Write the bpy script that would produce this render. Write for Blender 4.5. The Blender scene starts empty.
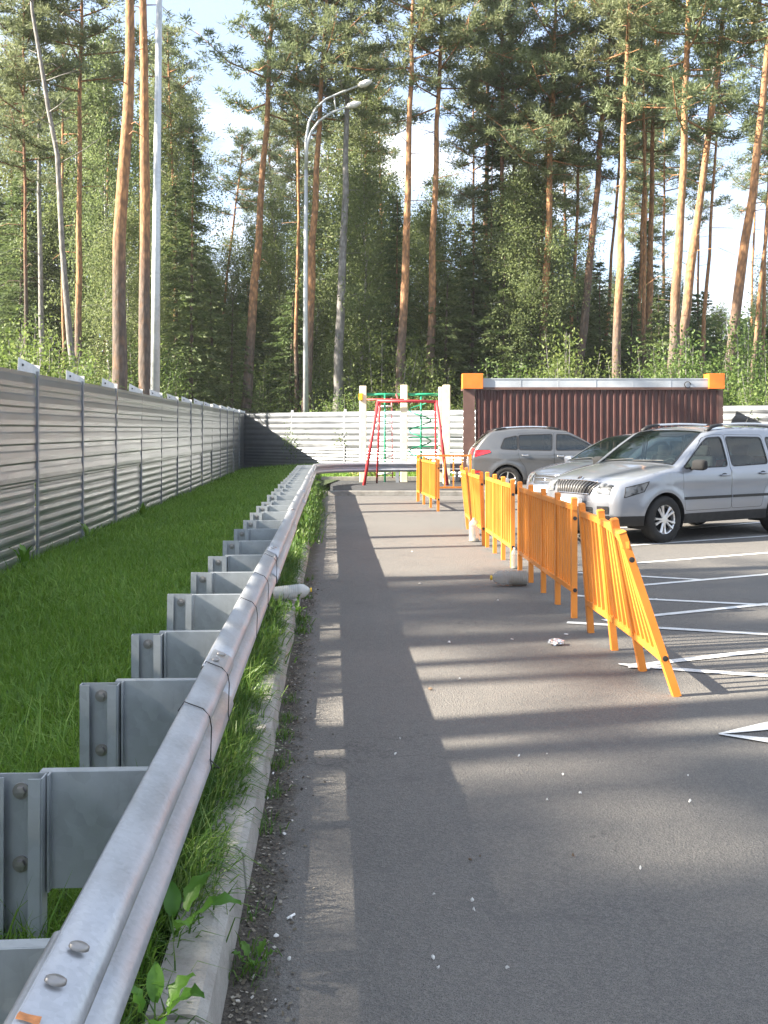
import bpy, bmesh, math, random
import numpy as np
from mathutils import Vector, Matrix, Euler
from mathutils.geometry import delaunay_2d_cdt
R = math.radians
random.seed(7); RNG = np.random.default_rng(7)
SC = bpy.context.scene
COL = SC.collection
# ------------------------------------------------------------------ camera, sky, sun, exposure
cam_d = bpy.data.cameras.new('camera'); cam = bpy.data.objects.new('camera', cam_d); COL.objects.link(cam)
cam.location = (0, 0, 1.6); cam.rotation_euler = (R(90), 0, 0)
cam_d.sensor_fit = 'VERTICAL'; cam_d.sensor_height = 36; cam_d.sensor_width = 27; cam_d.lens = 36*1000/1024
cam_d.shift_y = -82/1024; cam_d.clip_end = 1500; cam_d.clip_start = .05
SC.camera = cam
SUN_AZ, SUN_EL = 12.0, 31.2      # light travels to the right, slightly away from the camera
wd = bpy.data.worlds.new('World'); SC.world = wd; wd.use_nodes = True
nt = wd.node_tree; nt.nodes.clear()
N = nt.nodes.new; L = nt.links.new
sky = N('ShaderNodeTexSky'); sky.sky_type = 'NISHITA'; sky.sun_disc = False
sky.sun_elevation = R(SUN_EL); sky.sun_rotation = R(270-SUN_AZ)
sky.air_density = 1.0; sky.dust_density = 1.2; sky.ozone_density = 1.2
tc = N('ShaderNodeTexCoord'); mp = N('ShaderNodeMapping'); mp.inputs['Scale'].default_value = (1, 1, 2.3)
mp.inputs['Location'].default_value = (.35, .2, .1)
L(tc.outputs['Generated'], mp.inputs['Vector'])
nz = N('ShaderNodeTexNoise'); nz.inputs['Scale'].default_value = 3.2; nz.inputs['Detail'].default_value = 7; nz.inputs['Roughness'].default_value = .55
L(mp.outputs[0], nz.inputs['Vector'])
cr = N('ShaderNodeValToRGB'); cr.color_ramp.elements[0].position = .46; cr.color_ramp.elements[1].position = .62
L(nz.outputs['Fac'], cr.inputs[0])
nz2 = N('ShaderNodeTexNoise'); nz2.inputs['Scale'].default_value = 7; nz2.inputs['Detail'].default_value = 5
L(mp.outputs[0], nz2.inputs['Vector'])
cc = N('ShaderNodeValToRGB'); cc.color_ramp.elements[0].color = (2.5, 2.8, 3.3, 1); cc.color_ramp.elements[1].color = (5.2, 5.3, 5.4, 1)
cc.color_ramp.elements[0].position = .35; cc.color_ramp.elements[1].position = .6
L(nz2.outputs['Fac'], cc.inputs[0])
pale = N('ShaderNodeMixRGB'); pale.inputs['Fac'].default_value = .6; L(sky.outputs[0], pale.inputs['Color1']); pale.inputs['Color2'].default_value = (2.3, 2.8, 3.8, 1)
mx = N('ShaderNodeMixRGB'); L(cr.outputs[0], mx.inputs['Fac']); L(pale.outputs[0], mx.inputs['Color1']); L(cc.outputs[0], mx.inputs['Color2'])
bg = N('ShaderNodeBackground'); bg.inputs['Strength'].default_value = .08; L(mx.outputs[0], bg.inputs['Color'])
wo = N('ShaderNodeOutputWorld'); L(bg.outputs[0], wo.inputs[0])
sl = bpy.data.lights.new('sun', 'SUN'); sun = bpy.data.objects.new('sun', sl); COL.objects.link(sun)
sl.energy = 5.0; sl.angle = R(.53); sl.color = (1.0, .91, .77)
sdir = Vector((math.cos(R(SUN_AZ))*math.cos(R(SUN_EL)), math.sin(R(SUN_AZ))*math.cos(R(SUN_EL)), -math.sin(R(SUN_EL))))
sun.rotation_euler = sdir.to_track_quat('-Z', 'Y').to_euler(); sun.location = (-30, 0, 30)
vs = SC.view_settings; vs.view_transform = 'Standard'; vs.look = 'None'; vs.exposure = 2.4; vs.gamma = 1; vs.use_curve_mapping = False
SC.cycles.max_bounces = 8; SC.cycles.transparent_max_bounces = 12; SC.cycles.diffuse_bounces = 3; SC.cycles.caustics_reflective = False; SC.cycles.caustics_refractive = False

# ------------------------------------------------------------------ helpers
def P(x, y, z=0.0):                       # a point of the level z read off the photograph
    D = (1.6-z)*1000/(y-430); return Vector(((x-384)*D/1000, D, z))
def RD(a, d, z=0.0): return Vector((a-.052*d, d, z))   # road coordinates: a across, d along
def empty(name, loc, label, cat, group=None, rz=0):
    o = bpy.data.objects.new(name, None); COL.objects.link(o); o.location = loc; o.rotation_euler = (0, 0, rz)
    o.empty_display_size = .2
    return tag(o, label, cat, group)
def tag(o, label=None, cat=None, group=None, kind=None):
    if label: o['label'] = label
    if cat: o['category'] = cat
    if group: o['group'] = group
    if kind: o['kind'] = kind
    return o
def link(name, me, parent=None, mats=(), smooth=True):
    for m in (mats if isinstance(mats, (list, tuple)) else [mats]): me.materials.append(m)
    if smooth and len(me.polygons):
        me.polygons.foreach_set('use_smooth', [True]*len(me.polygons))
    o = bpy.data.objects.new(name, me); COL.objects.link(o)
    if parent: o.parent = parent
    return o
def copy_tree(o, parent=None):
    c = o.copy(); COL.objects.link(c)
    if parent: c.parent = parent
    for ch in list(o.children): copy_tree(ch, c)
    return c
class MB:
    def __init__(s): s.v = []; s.f = []; s.mi = []; s.m = 0
    def add(s, vs, fs):
        b = len(s.v); s.v += [tuple(p) for p in vs]; s.f += [tuple(b+i for i in f) for f in fs]; s.mi += [s.m]*len(fs); return s
    def box(s, c, d, M=None, bev=0.0):
        x, y, z = d[0]/2, d[1]/2, d[2]/2; c = Vector(c)
        if bev <= 0:
            vs = [Vector(p) for p in ((-x,-y,-z),(x,-y,-z),(x,y,-z),(-x,y,-z),(-x,-y,z),(x,-y,z),(x,y,z),(-x,y,z))]
            fs = [(0,3,2,1),(4,5,6,7),(0,1,5,4),(1,2,6,5),(2,3,7,6),(3,0,4,7)]
        else:
            bm = bmesh.new(); bmesh.ops.create_cube(bm, size=1)
            for v in bm.verts: v.co = Vector((v.co.x*d[0], v.co.y*d[1], v.co.z*d[2]))
            bmesh.ops.bevel(bm, geom=bm.edges[:], offset=bev, segments=2, affect='EDGES', profile=.5)
            bm.verts.index_update(); vs = [v.co.copy() for v in bm.verts]; fs = [tuple(v.index for v in f.verts) for f in bm.faces]; bm.free()
        if M is not None: vs = [M @ v for v in vs]
        return s.add([v+c for v in vs], fs)
    def tube(s, pts, r, n=8, cap=True, up=None):
        pts = [Vector(p) for p in pts]; k = len(pts)
        rs = r if isinstance(r, (list, tuple)) else [r]*k
        vs = []; u = None
        for i, p in enumerate(pts):
            t = (pts[min(i+1, k-1)]-pts[max(i-1, 0)]).normalized()
            if u is None:
                a = Vector(up) if up else (Vector((0, 0, 1)) if abs(t.z) < .9 else Vector((1, 0, 0)))
                u = (a - t*a.dot(t)).normalized()
            else: u = (u - t*u.dot(t)).normalized()
            w = t.cross(u)
            for j in range(n):
                a = 2*math.pi*(j+.5)/n; vs.append(p + (u*math.cos(a)+w*math.sin(a))*rs[i])
        fs = [(i*n+j, i*n+(j+1) % n, (i+1)*n+(j+1) % n, (i+1)*n+j) for i in range(k-1) for j in range(n)]
        if cap: fs += [tuple(range(n))[::-1], tuple((k-1)*n+j for j in range(n))]
        return s.add(vs, fs)
    def bar(s, a, b, w, up=None):         # square section bar
        return s.tube([a, b], w*.7071, 4, True, up)
    def lathe(s, prof, n=24, M=None, axis='z'):
        vs = []
        for (r, h) in prof:
            for j in range(n):
                a = 2*math.pi*j/n
                p = Vector((r*math.cos(a), r*math.sin(a), h)) if axis == 'z' else Vector((r*math.cos(a), h, r*math.sin(a)))
                vs.append(M @ p if M is not None else p)
        k = len(prof)
        fs = [(i*n+j, i*n+(j+1) % n, (i+1)*n+(j+1) % n, (i+1)*n+j) for i in range(k-1) for j in range(n)]
        return s.add(vs, fs)
    def sheet(s, rows):                   # rows of points
        n = len(rows[0]); vs = [p for r in rows for p in r]
        return s.add(vs, [(i*n+j, i*n+j+1, (i+1)*n+j+1, (i+1)*n+j) for i in range(len(rows)-1) for j in range(n-1)])
    def mesh(s, name):
        me = bpy.data.meshes.new(name); me.from_pydata(s.v, [], s.f); me.update(); return me
    def build(s, name, mat, parent=None, smooth=False, weld=False):
        me = s.mesh(name)
        if weld:
            bm = bmesh.new(); bm.from_mesh(me); bmesh.ops.remove_doubles(bm, verts=bm.verts, dist=1e-4); bmesh.ops.recalc_face_normals(bm, faces=bm.faces); bm.to_mesh(me); bm.free()
        o = link(name, me, parent, mat, smooth)
        if isinstance(mat, (list, tuple)) and len(mat) > 1 and not weld: me.polygons.foreach_set('material_index', s.mi)
        return o
def arr_mesh(name, V, k):                 # V: (n*k, 3) vertices, every k of them one face
    n = len(V)//k; me = bpy.data.meshes.new(name)
    me.vertices.add(len(V)); me.vertices.foreach_set('co', np.asarray(V, dtype=np.float32).ravel())
    me.loops.add(len(V)); me.loops.foreach_set('vertex_index', np.arange(len(V), dtype=np.int32))
    me.polygons.add(n); me.polygons.foreach_set('loop_start', np.arange(0, len(V), k, dtype=np.int32))
    me.update(calc_edges=True); me.validate(); return me
def unit(a): return a/np.maximum(np.linalg.norm(a, axis=1, keepdims=True), 1e-9)
def spikes(c, d, ln, w):                  # triangles
    d = unit(d); s = unit(np.cross(d, RNG.normal(size=d.shape)))*w[:, None]*.5
    return np.stack([c-s, c+s, c+d*ln[:, None]], 1).reshape(-1, 3)
def leaves(c, d, ln, w):                  # rhombs
    d = unit(d); s = unit(np.cross(d, RNG.normal(size=d.shape)))*w[:, None]*.5; m = c+d*ln[:, None]*.45
    return np.stack([c, m+s, c+d*ln[:, None], m-s], 1).reshape(-1, 3)

# ------------------------------------------------------------------ materials
class Mat:
    def __init__(s, name, base=(.5, .5, .5), rough=.6, metal=0.0, **kw):
        s.m = bpy.data.materials.new(name); s.m.use_nodes = True; s.t = s.m.node_tree
        s.b = s.t.nodes['Principled BSDF']; s.o = s.t.nodes['Material Output']
        s.b.inputs['Base Color'].default_value = (*base, 1); s.b.inputs['Roughness'].default_value = rough; s.b.inputs['Metallic'].default_value = metal
        for k, v in kw.items(): s.b.inputs[k.replace('_', ' ')].default_value = v
    def n(s, t, **kw):
        nd = s.t.nodes.new(t)
        for k, v in kw.items():
            if k in nd.inputs: nd.inputs[k].default_value = v
            else: setattr(nd, k, v)
        return nd
    def l(s, a, b): s.t.links.new(a, b)
    def coord(s, scale=(1, 1, 1), kind='Object'):
        c = s.n('ShaderNodeTexCoord'); m = s.n('ShaderNodeMapping'); m.inputs['Scale'].default_value = scale
        s.l(c.outputs[kind], m.inputs['Vector']); return m.outputs[0]
    def world(s, scale=(1, 1, 1)):
        c = s.n('ShaderNodeNewGeometry'); m = s.n('ShaderNodeMapping'); m.inputs['Scale'].default_value = scale
        s.l(c.outputs['Position'], m.inputs['Vector']); return m.outputs[0]
    def noise(s, vec, scale, detail=4, rough=.55):
        nd = s.n('ShaderNodeTexNoise', Scale=scale, Detail=detail, Roughness=rough); s.l(vec, nd.inputs['Vector']); return nd.outputs['Fac']
    def ramp(s, fac, stops):
        r = s.n('ShaderNodeValToRGB'); e = r.color_ramp.elements
        while len(e) < len(stops): e.new(.5)
        for i, (p, c) in enumerate(stops):
            e[i].position = p; e[i].color = (*c, 1) if len(c) == 3 else c
        s.l(fac, r.inputs[0]); return r.outputs[0]
    def mix(s, fac, a, b, mode='MIX'):
        r = s.n('ShaderNodeMixRGB', blend_type=mode)
        for k, v in (('Fac', fac), ('Color1', a), ('Color2', b)):
            if hasattr(v, 'is_linked') or isinstance(v, bpy.types.NodeSocket): s.l(v, r.inputs[k])
            else: r.inputs[k].default_value = v if isinstance(v, (int, float)) else (*v, 1)
        return r.outputs[0]
    def base(s, c): s.l(c, s.b.inputs['Base Color'])
    def bump(s, h, st=.3, dist=.01):
        b = s.n('ShaderNodeBump', Strength=st, Distance=dist); s.l(h, b.inputs['Height']); s.l(b.outputs[0], s.b.inputs['Normal'])
def g(v): return (v, v, v)
def painted(name, col, rough=.45, var=.12, scale=6, grime=.25, metal=0.0, bump=.06):
    m = Mat(name, col, rough, metal); v = m.coord()
    n1 = m.noise(v, scale, 6); dark = tuple(c*(1-var*2.2) for c in col); lite = tuple(min(1, c*(1+var)) for c in col)
    c = m.ramp(n1, [(.3, dark), (.62, lite)])
    n2 = m.noise(v, scale*7, 5, .7); gr = m.ramp(n2, [(.58, g(0)), (.75, g(grime))])
    m.base(m.mix(gr, c, tuple(x*.45+min(.03, x*.5) for x in col))); m.bump(n2, bump, .003)
    m.l(m.ramp(n1, [(.3, g(rough*.8)), (.7, g(min(1, rough*1.25)))]), m.b.inputs['Roughness']); return m.m
# asphalt
m = Mat('asphalt', g(.07), .82); v = m.world()
big = m.noise(v, .55, 5, .6); mid = m.noise(v, 9, 4, .6); vo = m.n('ShaderNodeTexVoronoi', Scale=100); m.l(v, vo.inputs['Vector'])
fine = m.noise(v, 260, 2, .6)
c0 = m.ramp(big, [(.3, (.120, .113, .104)), (.7, (.172, .160, .144))])
c1 = m.mix(m.ramp(vo.outputs['Color'], [(.25, g(0)), (.85, g(.55))]), c0, (.24, .222, .195))
c2 = m.mix(m.ramp(fine, [(.38, g(.8)), (.52, g(0))]), c1, (.035, .035, .036))
c3 = m.mix(m.ramp(mid, [(.55, g(0)), (.8, g(.35))]), c2, (.19, .172, .148))
sp = m.n('ShaderNodeTexVoronoi', Scale=9, feature='DISTANCE_TO_EDGE'); m.l(m.world((1, 1, 1)), sp.inputs['Vector'])
ck = m.n('ShaderNodeTexVoronoi', Scale=.55, feature='DISTANCE_TO_EDGE'); wob = m.n('ShaderNodeVectorMath', operation='ADD'); nzv = m.n('ShaderNodeTexNoise', Scale=2.2, Detail=6); m.l(v, nzv.inputs['Vector']); m.l(v, wob.inputs[0]); m.l(nzv.outputs['Color'], wob.inputs[1]); m.l(wob.outputs[0], ck.inputs['Vector'])
ckm = m.mix(m.ramp(m.noise(v, .35, 3), [(.50, g(0)), (.60, g(1))]), (0, 0, 0), m.ramp(ck.outputs['Distance'], [(.0, g(.75)), (.006, g(0))]))
c3 = m.mix(ckm, c3, (.04, .038, .036)); st = m.noise(m.world((1, 1, 1)), 1.7, 6, .75); c3 = m.mix(m.ramp(st, [(.56, g(0)), (.70, g(.45))]), c3, (.075, .072, .07)); c3 = m.mix(m.ramp(m.noise(v, 26, 5, .75), [(.60, g(0)), (.72, g(.5))]), c3, (.26, .24, .20))
sx = m.n('ShaderNodeSeparateXYZ'); m.l(m.world(), sx.inputs[0]); ma = m.n('ShaderNodeMath', operation='MULTIPLY_ADD'); m.l(sx.outputs['Y'], ma.inputs[0]); ma.inputs[1].default_value = .052; m.l(sx.outputs['X'], ma.inputs[2])
mb_ = m.n('ShaderNodeMath', operation='MULTIPLY_ADD'); m.l(m.noise(v, 5.5, 7, .72), mb_.inputs[0]); mb_.inputs[1].default_value = -.34; m.l(ma.outputs[0], mb_.inputs[2])
mr = m.n('ShaderNodeMapRange'); m.l(mb_.outputs[0], mr.inputs['Value']); mr.inputs['From Min'].default_value = -.40; mr.inputs['From Max'].default_value = -.31; mr.inputs['To Min'].default_value = 1; mr.inputs['To Max'].default_value = 0
c3 = m.mix(mr.outputs[0], c3, m.ramp(m.noise(v, 55, 7, .8), [(.38, (.035, .030, .024)), (.55, (.085, .072, .055)), (.72, (.22, .20, .16))]))
m.base(c3); m.bump(m.mix(.5, vo.outputs['Distance'], fine), 1.0, .010); M_ASPH = m.m
# kerb-side grit
m = Mat('grit', g(.06), .95); v = m.world(); a = m.noise(v, 40, 6, .7); b = m.noise(v, 5, 4)
m.base(m.mix(m.ramp(b, [(.4, g(0)), (.6, g(.6))]), m.ramp(a, [(.35, (.035, .03, .024)), (.55, (.09, .078, .06)), (.75, (.20, .18, .14))]), (.05, .05, .052)))
m.bump(a, 1, .02); M_GRIT = m.m
m = Mat('road_paint', g(.75), .6); v = m.world(); a = m.noise(v, 60, 5, .75); b = m.noise(v, 3, 3)
m.base(m.mix(m.ramp(m.mix(.4, a, b), [(.36, g(.6)), (.48, g(0))]), (.66, .66, .64), (.16, .16, .16))); m.bump(a, .3, .003); M_PAINT = m.m
m = Mat('concrete', g(.35), .85); v = m.world(); a = m.noise(v, 5, 6, .65); b = m.noise(v, 120, 4, .7)
m.base(m.mix(m.ramp(b, [(.5, g(0)), (.75, g(.5))]), m.ramp(a, [(.3, (.19, .175, .155)), (.6, (.33, .315, .285))]), (.13, .12, .1))); m.bump(b, .5, .004); M_CONC = m.m
m = Mat('soil', (.05, .045, .03), 1); v = m.world(); a = m.noise(v, 3, 6, .7); b = m.noise(v, 40, 4, .7)
m.base(m.mix(b, m.ramp(a, [(.35, (.018, .036, .009)), (.65, (.045, .07, .016))]), (.03, .05, .012))); m.bump(b, .8, .03); M_LAWN = m.m
m = Mat('forest_floor', (.05, .045, .03), 1); v = m.world(); a = m.noise(v, .6, 6, .7); b = m.noise(v, 14, 4, .7)
m.base(m.mix(b, m.ramp(a, [(.35, (.03, .05, .014)), (.65, (.075, .065, .03))]), (.04, .055, .018))); m.bump(b, .8, .05); M_FOREST = m.m
# galvanised steel
def galv(name, c, rough, spangle=22, metal=.85):
    m = Mat(name, c, rough, metal); v = m.coord()
    vo = m.n('ShaderNodeTexVoronoi', Scale=spangle); m.l(v, vo.inputs['Vector']); a = m.noise(v, 3.2, 6, .65); s_ = m.noise(m.coord((1, 1, .25)), 14, 5, .7)
    k = m.mix(m.ramp(vo.outputs['Color'], [(.1, g(0)), (.9, g(.35))]), m.ramp(a, [(.3, tuple(x*.74 for x in c)), (.7, c)]), tuple(min(1, x*1.2) for x in c))
    k = m.mix(m.ramp(s_, [(.58, g(0)), (.78, g(.4))]), k, tuple(x*.55 for x in c))
    m.base(k); m.l(m.ramp(a, [(.3, g(rough*.75)), (.7, g(rough*1.3))]), m.b.inputs['Roughness']); m.bump(a, .12, .01); return m.m
M_RAIL = galv('galvanised_rail', (.46, .475, .50), .42, 85, .5)
M_GALV = galv('galvanised_plate', (.40, .43, .45), .5, 26, .55)
M_POLE = galv('galvanised_pole', (.55, .57, .58), .5, 18, .5)
m = Mat('steel_sheet', (.6, .6, .6), .36, .86); v = m.coord((.5, .5, 1)); a = m.noise(v, 3, 5, .6); b = m.noise(m.coord((.15, .15, 5)), 5, 4, .7)
k = m.ramp(a, [(.3, (.26, .275, .295)), (.68, (.33, .345, .36))]); k = m.mix(m.ramp(b, [(.5, g(0)), (.75, g(.3))]), k, (.31, .31, .31))
m.base(k); m.l(m.ramp(a, [(.3, g(.31)), (.7, g(.41))]), m.b.inputs['Roughness']); m.bump(m.noise(m.coord((.6, .6, 1)), 3, 2), .05, .02); M_SHEET = m.m
M_SHEETD = galv('fence_post_steel', (.26, .27, .29), .5, 12, .6)
M_BRACK = painted('bracket_steel', (.62, .63, .64), .5, .1, 8, .3)
M_STEEL = Mat('bolt_steel', (.30, .29, .28), .45, .8).m
M_WIRE = Mat('dark_wire', (.05, .05, .05), .5, .6).m
# orange barrier paint
M_ORANGE = painted('orange_barrier_paint', (.80, .265, .036), .42, .06, 3, .2, bump=.02)
M_ORANGE2 = painted('orange_cladding', (.80, .19, .02), .5, .06, 3, .12)
M_BROWN = painted('brown_profiled_sheet', (.066, .022, .018), .5, .12, 2.5, .2)
M_BROWN2 = painted('brown_flashing', (.13, .07, .055), .55, .10, 3, .2)
M_FASCIA = painted('grey_fascia_sheet', (.42, .45, .48), .45, .08, 2, .25)
M_CREAM = painted('cream_paint', (.80, .72, .52), .6, .08, 6, .3)
M_RED = painted('red_paint', (.60, .05, .055), .45, .1, 6, .2)
M_GREEN = painted('green_paint', (.01, .26, .13), .45, .1, 6, .2)
M_PINK = painted('pink_cord', (.65, .22, .24), .6, .1, 6, .2)
M_WHITE = painted('white_paint', (.8, .79, .76), .5, .06, 6, .3)
M_YELLOW = painted('yellow_plastic', (.80, .50, .02), .4, .08, 12, .2)
M_RUBBERPAD = painted('dark_rubber_tiles', (.035, .037, .04), .9, .15, 4, .3, bump=.4)
# bark
def bark(name, low, high, z0, z1, scale=9):
    m = Mat(name, low, .9); v = m.coord((1, 1, .28)); a = m.noise(v, scale, 7, .7); vo = m.n('ShaderNodeTexVoronoi', Scale=scale*1.6); m.l(v, vo.inputs['Vector'])
    tcx = m.n('ShaderNodeTexCoord'); sx = m.n('ShaderNodeSeparateXYZ'); m.l(tcx.outputs['Object'], sx.inputs[0])
    mr = m.n('ShaderNodeMapRange'); mr.inputs['From Min'].default_value = z0; mr.inputs['From Max'].default_value = z1; m.l(sx.outputs['Z'], mr.inputs['Value'])
    ad = m.n('ShaderNodeMath', operation='ADD'); m.l(mr.outputs[0], ad.inputs[0]); ms = m.n('ShaderNodeMath', operation='MULTIPLY_ADD'); m.l(a, ms.inputs[0]); ms.inputs[1].default_value = .9; ms.inputs[2].default_value = -.45
    m.l(ms.outputs[0], ad.inputs[1])
    k = m.mix(m.ramp(ad.outputs[0], [(.3, g(0)), (.7, g(1))]), low, high)
    k = m.mix(m.ramp(vo.outputs['Distance'], [(.25, g(0)), (.7, g(.6))]), k, tuple(x*.4 for x in low))
    k = m.mix(m.ramp(a, [(.35, g(.5)), (.5, g(0))]), k, tuple(x*.5 for x in high))
    m.base(k); m.bump(a, .9, .05); return m.m
M_PINEBARK = bark('pine_bark', (.15, .115, .095), (.47, .235, .105), 4, 10)
M_PINEBARK2 = bark('brown_pine_bark', (.11, .085, .07), (.33, .16, .085), 7, 14)
M_GREYBARK = bark('grey_bark', (.23, .215, .20), (.30, .285, .27), 3, 12)
m = Mat('birch_bark', g(.6), .8); v = m.coord((1, 1, 3)); a = m.noise(v, 3, 5, .7)
m.base(m.ramp(a, [(.40, (.05, .045, .04)), (.50, (.40, .38, .34)), (.7, (.62, .60, .55))])); m.bump(a, .4, .02); M_BIRCH = m.m
def foliage(name, dark, mid, light, trans=.35, rough=.6):
    m = Mat(name, mid, rough); gi = m.n('ShaderNodeNewGeometry'); a = m.noise(m.world(), .45, 4, .6); oi = m.n('ShaderNodeObjectInfo')
    k = m.ramp(gi.outputs['Random Per Island'], [(0, dark), (.5, mid), (1, light)])
    k = m.mix(m.ramp(a, [(.35, g(0)), (.65, g(.45))]), k, dark)
    hs = m.n('ShaderNodeHueSaturation'); mr = m.n('ShaderNodeMapRange'); mr.inputs['To Min'].default_value = .475; mr.inputs['To Max'].default_value = .515
    m.l(oi.outputs['Random'], mr.inputs['Value']); m.l(mr.outputs[0], hs.inputs['Hue'])
    m.l(k, hs.inputs['Color']); k = hs.outputs[0]
    m.base(k); tr = m.n('ShaderNodeBsdfTranslucent'); m.l(m.mix(.35, k, light), tr.inputs['Color']); ms = m.n('ShaderNodeMixShader'); ms.inputs[0].default_value = trans
    m.l(m.b.outputs[0], ms.inputs[1]); m.l(tr.outputs[0], ms.inputs[2]); m.l(ms.outputs[0], m.o.inputs['Surface']); return m.m
M_PINEL = foliage('pine_needles', (.10, .135, .06), (.175, .215, .10), (.27, .30, .15), .45)
M_SPRUCEL = foliage('spruce_needles', (.055, .09, .03), (.105, .16, .052), (.17, .22, .08), .4)
M_BIRCHL = foliage('birch_leaves', (.09, .13, .045), (.17, .22, .075), (.28, .32, .13), .5)
M_BUSHL = foliage('bush_leaves', (.06, .11, .022), (.12, .20, .04), (.24, .31, .09), .45)
M_GRASSL = foliage('grass_blades', (.08, .185, .016), (.165, .32, .03), (.33, .46, .09), .4, .5)
M_DRYL = foliage('mixed_grass', (.03, .10, .012), (.06, .17, .02), (.17, .26, .06), .4, .5)
M_WEED = foliage('weed_leaves', (.07, .17, .02), (.12, .26, .03), (.18, .34, .05), .4, .45)
# glass, car paint, plastics
def glass(name, tint, alpha, rough=.03):
    m = Mat(name, tint, rough); m.b.inputs['Specular IOR Level'].default_value = .9; m.b.inputs['Coat Weight'].default_value = .1
    m.b.inputs['Coat Roughness'].default_value = .02
    tr = m.n('ShaderNodeBsdfTransparent'); tr.inputs[0].default_value = (.72, .84, .80, 1); ms = m.n('ShaderNodeMixShader'); ms.inputs[0].default_value = alpha
    m.l(m.b.outputs[0], ms.inputs[1]); m.l(tr.outputs[0], ms.inputs[2]); m.l(ms.outputs[0], m.o.inputs['Surface']); return m.m
M_GLASS = glass('car_glass', (.006, .012, .013), .5)
M_GLASSD = glass('tinted_car_glass', (.004, .007, .008), .15)
def carpaint(name, c, metal=.65):
    m = Mat(name, c, .34, metal); m.b.inputs['Coat Weight'].default_value = 1; m.b.inputs['Coat Roughness'].default_value = .05
    v = m.coord(); n1 = m.noise(v, 900, 2); m.base(m.mix(m.ramp(n1, [(.4, g(0)), (.7, g(.35))]), c, tuple(min(1, x*1.35) for x in c)))
    n2 = m.noise(v, 2.5, 5); m.l(m.ramp(n2, [(.3, g(.28)), (.7, g(.42))]), m.b.inputs['Roughness']); return m.m
M_SILVER = carpaint('silver_car_paint', (.235, .25, .28), .55)
M_SILVER2 = carpaint('blue_grey_car_paint', (.15, .17, .21), .55)
M_GREYCAR = carpaint('warm_grey_car_paint', (.10, .104, .110), .55)
M_BLACKP = painted('black_plastic', (.009, .009, .010), .55, .1, 8, .2)
M_TYRE = painted('tyre_rubber', (.012, .0115, .011), .8, .15, 8, .35)
M_CHROME = Mat('chrome', (.8, .8, .8), .12, 1).m
M_ALLOY = Mat('alloy', (.62, .62, .62), .3, .8).m
M_DARKIN = Mat('dark_interior', (.012, .012, .013), .9).m
M_SEAT = painted('seat_cloth', (.05, .05, .055), .9, .1, 8, .1)
M_LAMPR = Mat('red_lamp_lens', (.5, .012, .02), .12, 0, Coat_Weight=1.0).m
m = Mat('headlamp_lens', (.5, .5, .5), .12, .1, Coat_Weight=1.0); v = m.coord((1, 1, 1)); vo = m.n('ShaderNodeTexVoronoi', Scale=16); m.l(v, vo.inputs['Vector'])
m.base(m.ramp(m.noise(v, 9, 2), [(.38, (.03, .032, .035)), (.6, (.24, .25, .26))])); M_LAMPH = m.m
M_PLATE = painted('number_plate', (.75, .75, .73), .4, .03, 6, .1)
def plastic(name, c, alpha):
    m = Mat(name, c, .18); tr = m.n('ShaderNodeBsdfTransparent'); ms = m.n('ShaderNodeMixShader'); ms.inputs[0].default_value = alpha
    m.bump(m.noise(m.coord(), 30, 4), .5, .01)
    m.l(m.b.outputs[0], ms.inputs[1]); m.l(tr.outputs[0], ms.inputs[2]); m.l(ms.outputs[0], m.o.inputs['Surface']); return m.m
M_BOTTLE = plastic('clear_bottle_plastic', (.40, .385, .35), .5)
M_BOTTLE2 = plastic('cloudy_bottle_plastic', (.62, .63, .60), .2)
M_SANDY = painted('sand', (.42, .36, .27), .95, .15, 20, .4)
M_FOIL = Mat('foil', (.7, .7, .72), .25, .9).m
M_LITTER = painted('paper_scrap', (.72, .70, .66), .8, .1, 30, .2)
M_LITTERB = painted('brown_scrap', (.12, .08, .05), .9, .1, 30, .2)
M_LEAFDRY = painted('dry_leaf', (.55, .22, .08), .8, .15, 40, .3)

# ------------------------------------------------------------------ the setting: ground, asphalt, lawn, kerb
def flat(name, pts, z, mat, label=None, kind='structure'):
    mb = MB(); mb.add([(p[0], p[1], z) for p in pts], [tuple(range(len(pts)))]); o = mb.build(name, mat); tag(o, label, kind=kind); return o
flat('ground', [(-190, -30), (190, -30), (190, 290), (-190, 290)], -.3, M_FOREST)
FA = -4.03                                   # the left fence, across
KB = -.285                                   # foot of the kerb
# lot sheet: subdivided a little so it may undulate by millimetres
lot = [RD(KB, -8), (30, -8), (30, 20), RD(KB, 24.3)]
def backline(x): return 45.3-.812*(x+6.39)
def lawnz(a): return .09 if a > -1.25 else .09-.29*(-1.25-a)/(4.03-1.25)
lotpts = [RD(KB, -8), (28, -8), (28, backline(28)-.4), (5.0, backline(5.0)-1.0), (1.9, 30.0), RD(KB, 24.3)]
lotpts = [RD(KB-.06, -8), (28, -8), (28, backline(28)-.3), (6, backline(6)-.3), (2.6, 31.0), (2.6, 24.3), RD(KB-.06, 24.3)]
flat('asphalt_lot', [(p[0], p[1]) for p in lotpts], 0.0, M_ASPH)
# lawn
LZ = .09
mb = MB(); rows = []
for i in range(50):
    d = -6+i*1.05; rows.append([RD(FA-.3+(KB-.18-FA+.3)*j/12, d, lawnz(FA-.3+(KB-.18-FA+.3)*j/12)+.015*math.sin(i*1.3+j)) for j in range(13)])
mb.sheet(rows); tag(mb.build('lawn_soil', M_LAWN, smooth=True), kind='structure')
flat('lawn_end', [RD(KB-.2, 26), RD(KB-.2, backline(-2.5)), (2.3, backline(2.3)), (2.3, 31.2), (.0, 31.2), (-1.4, 31.2)], .06, M_LAWN)
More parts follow.
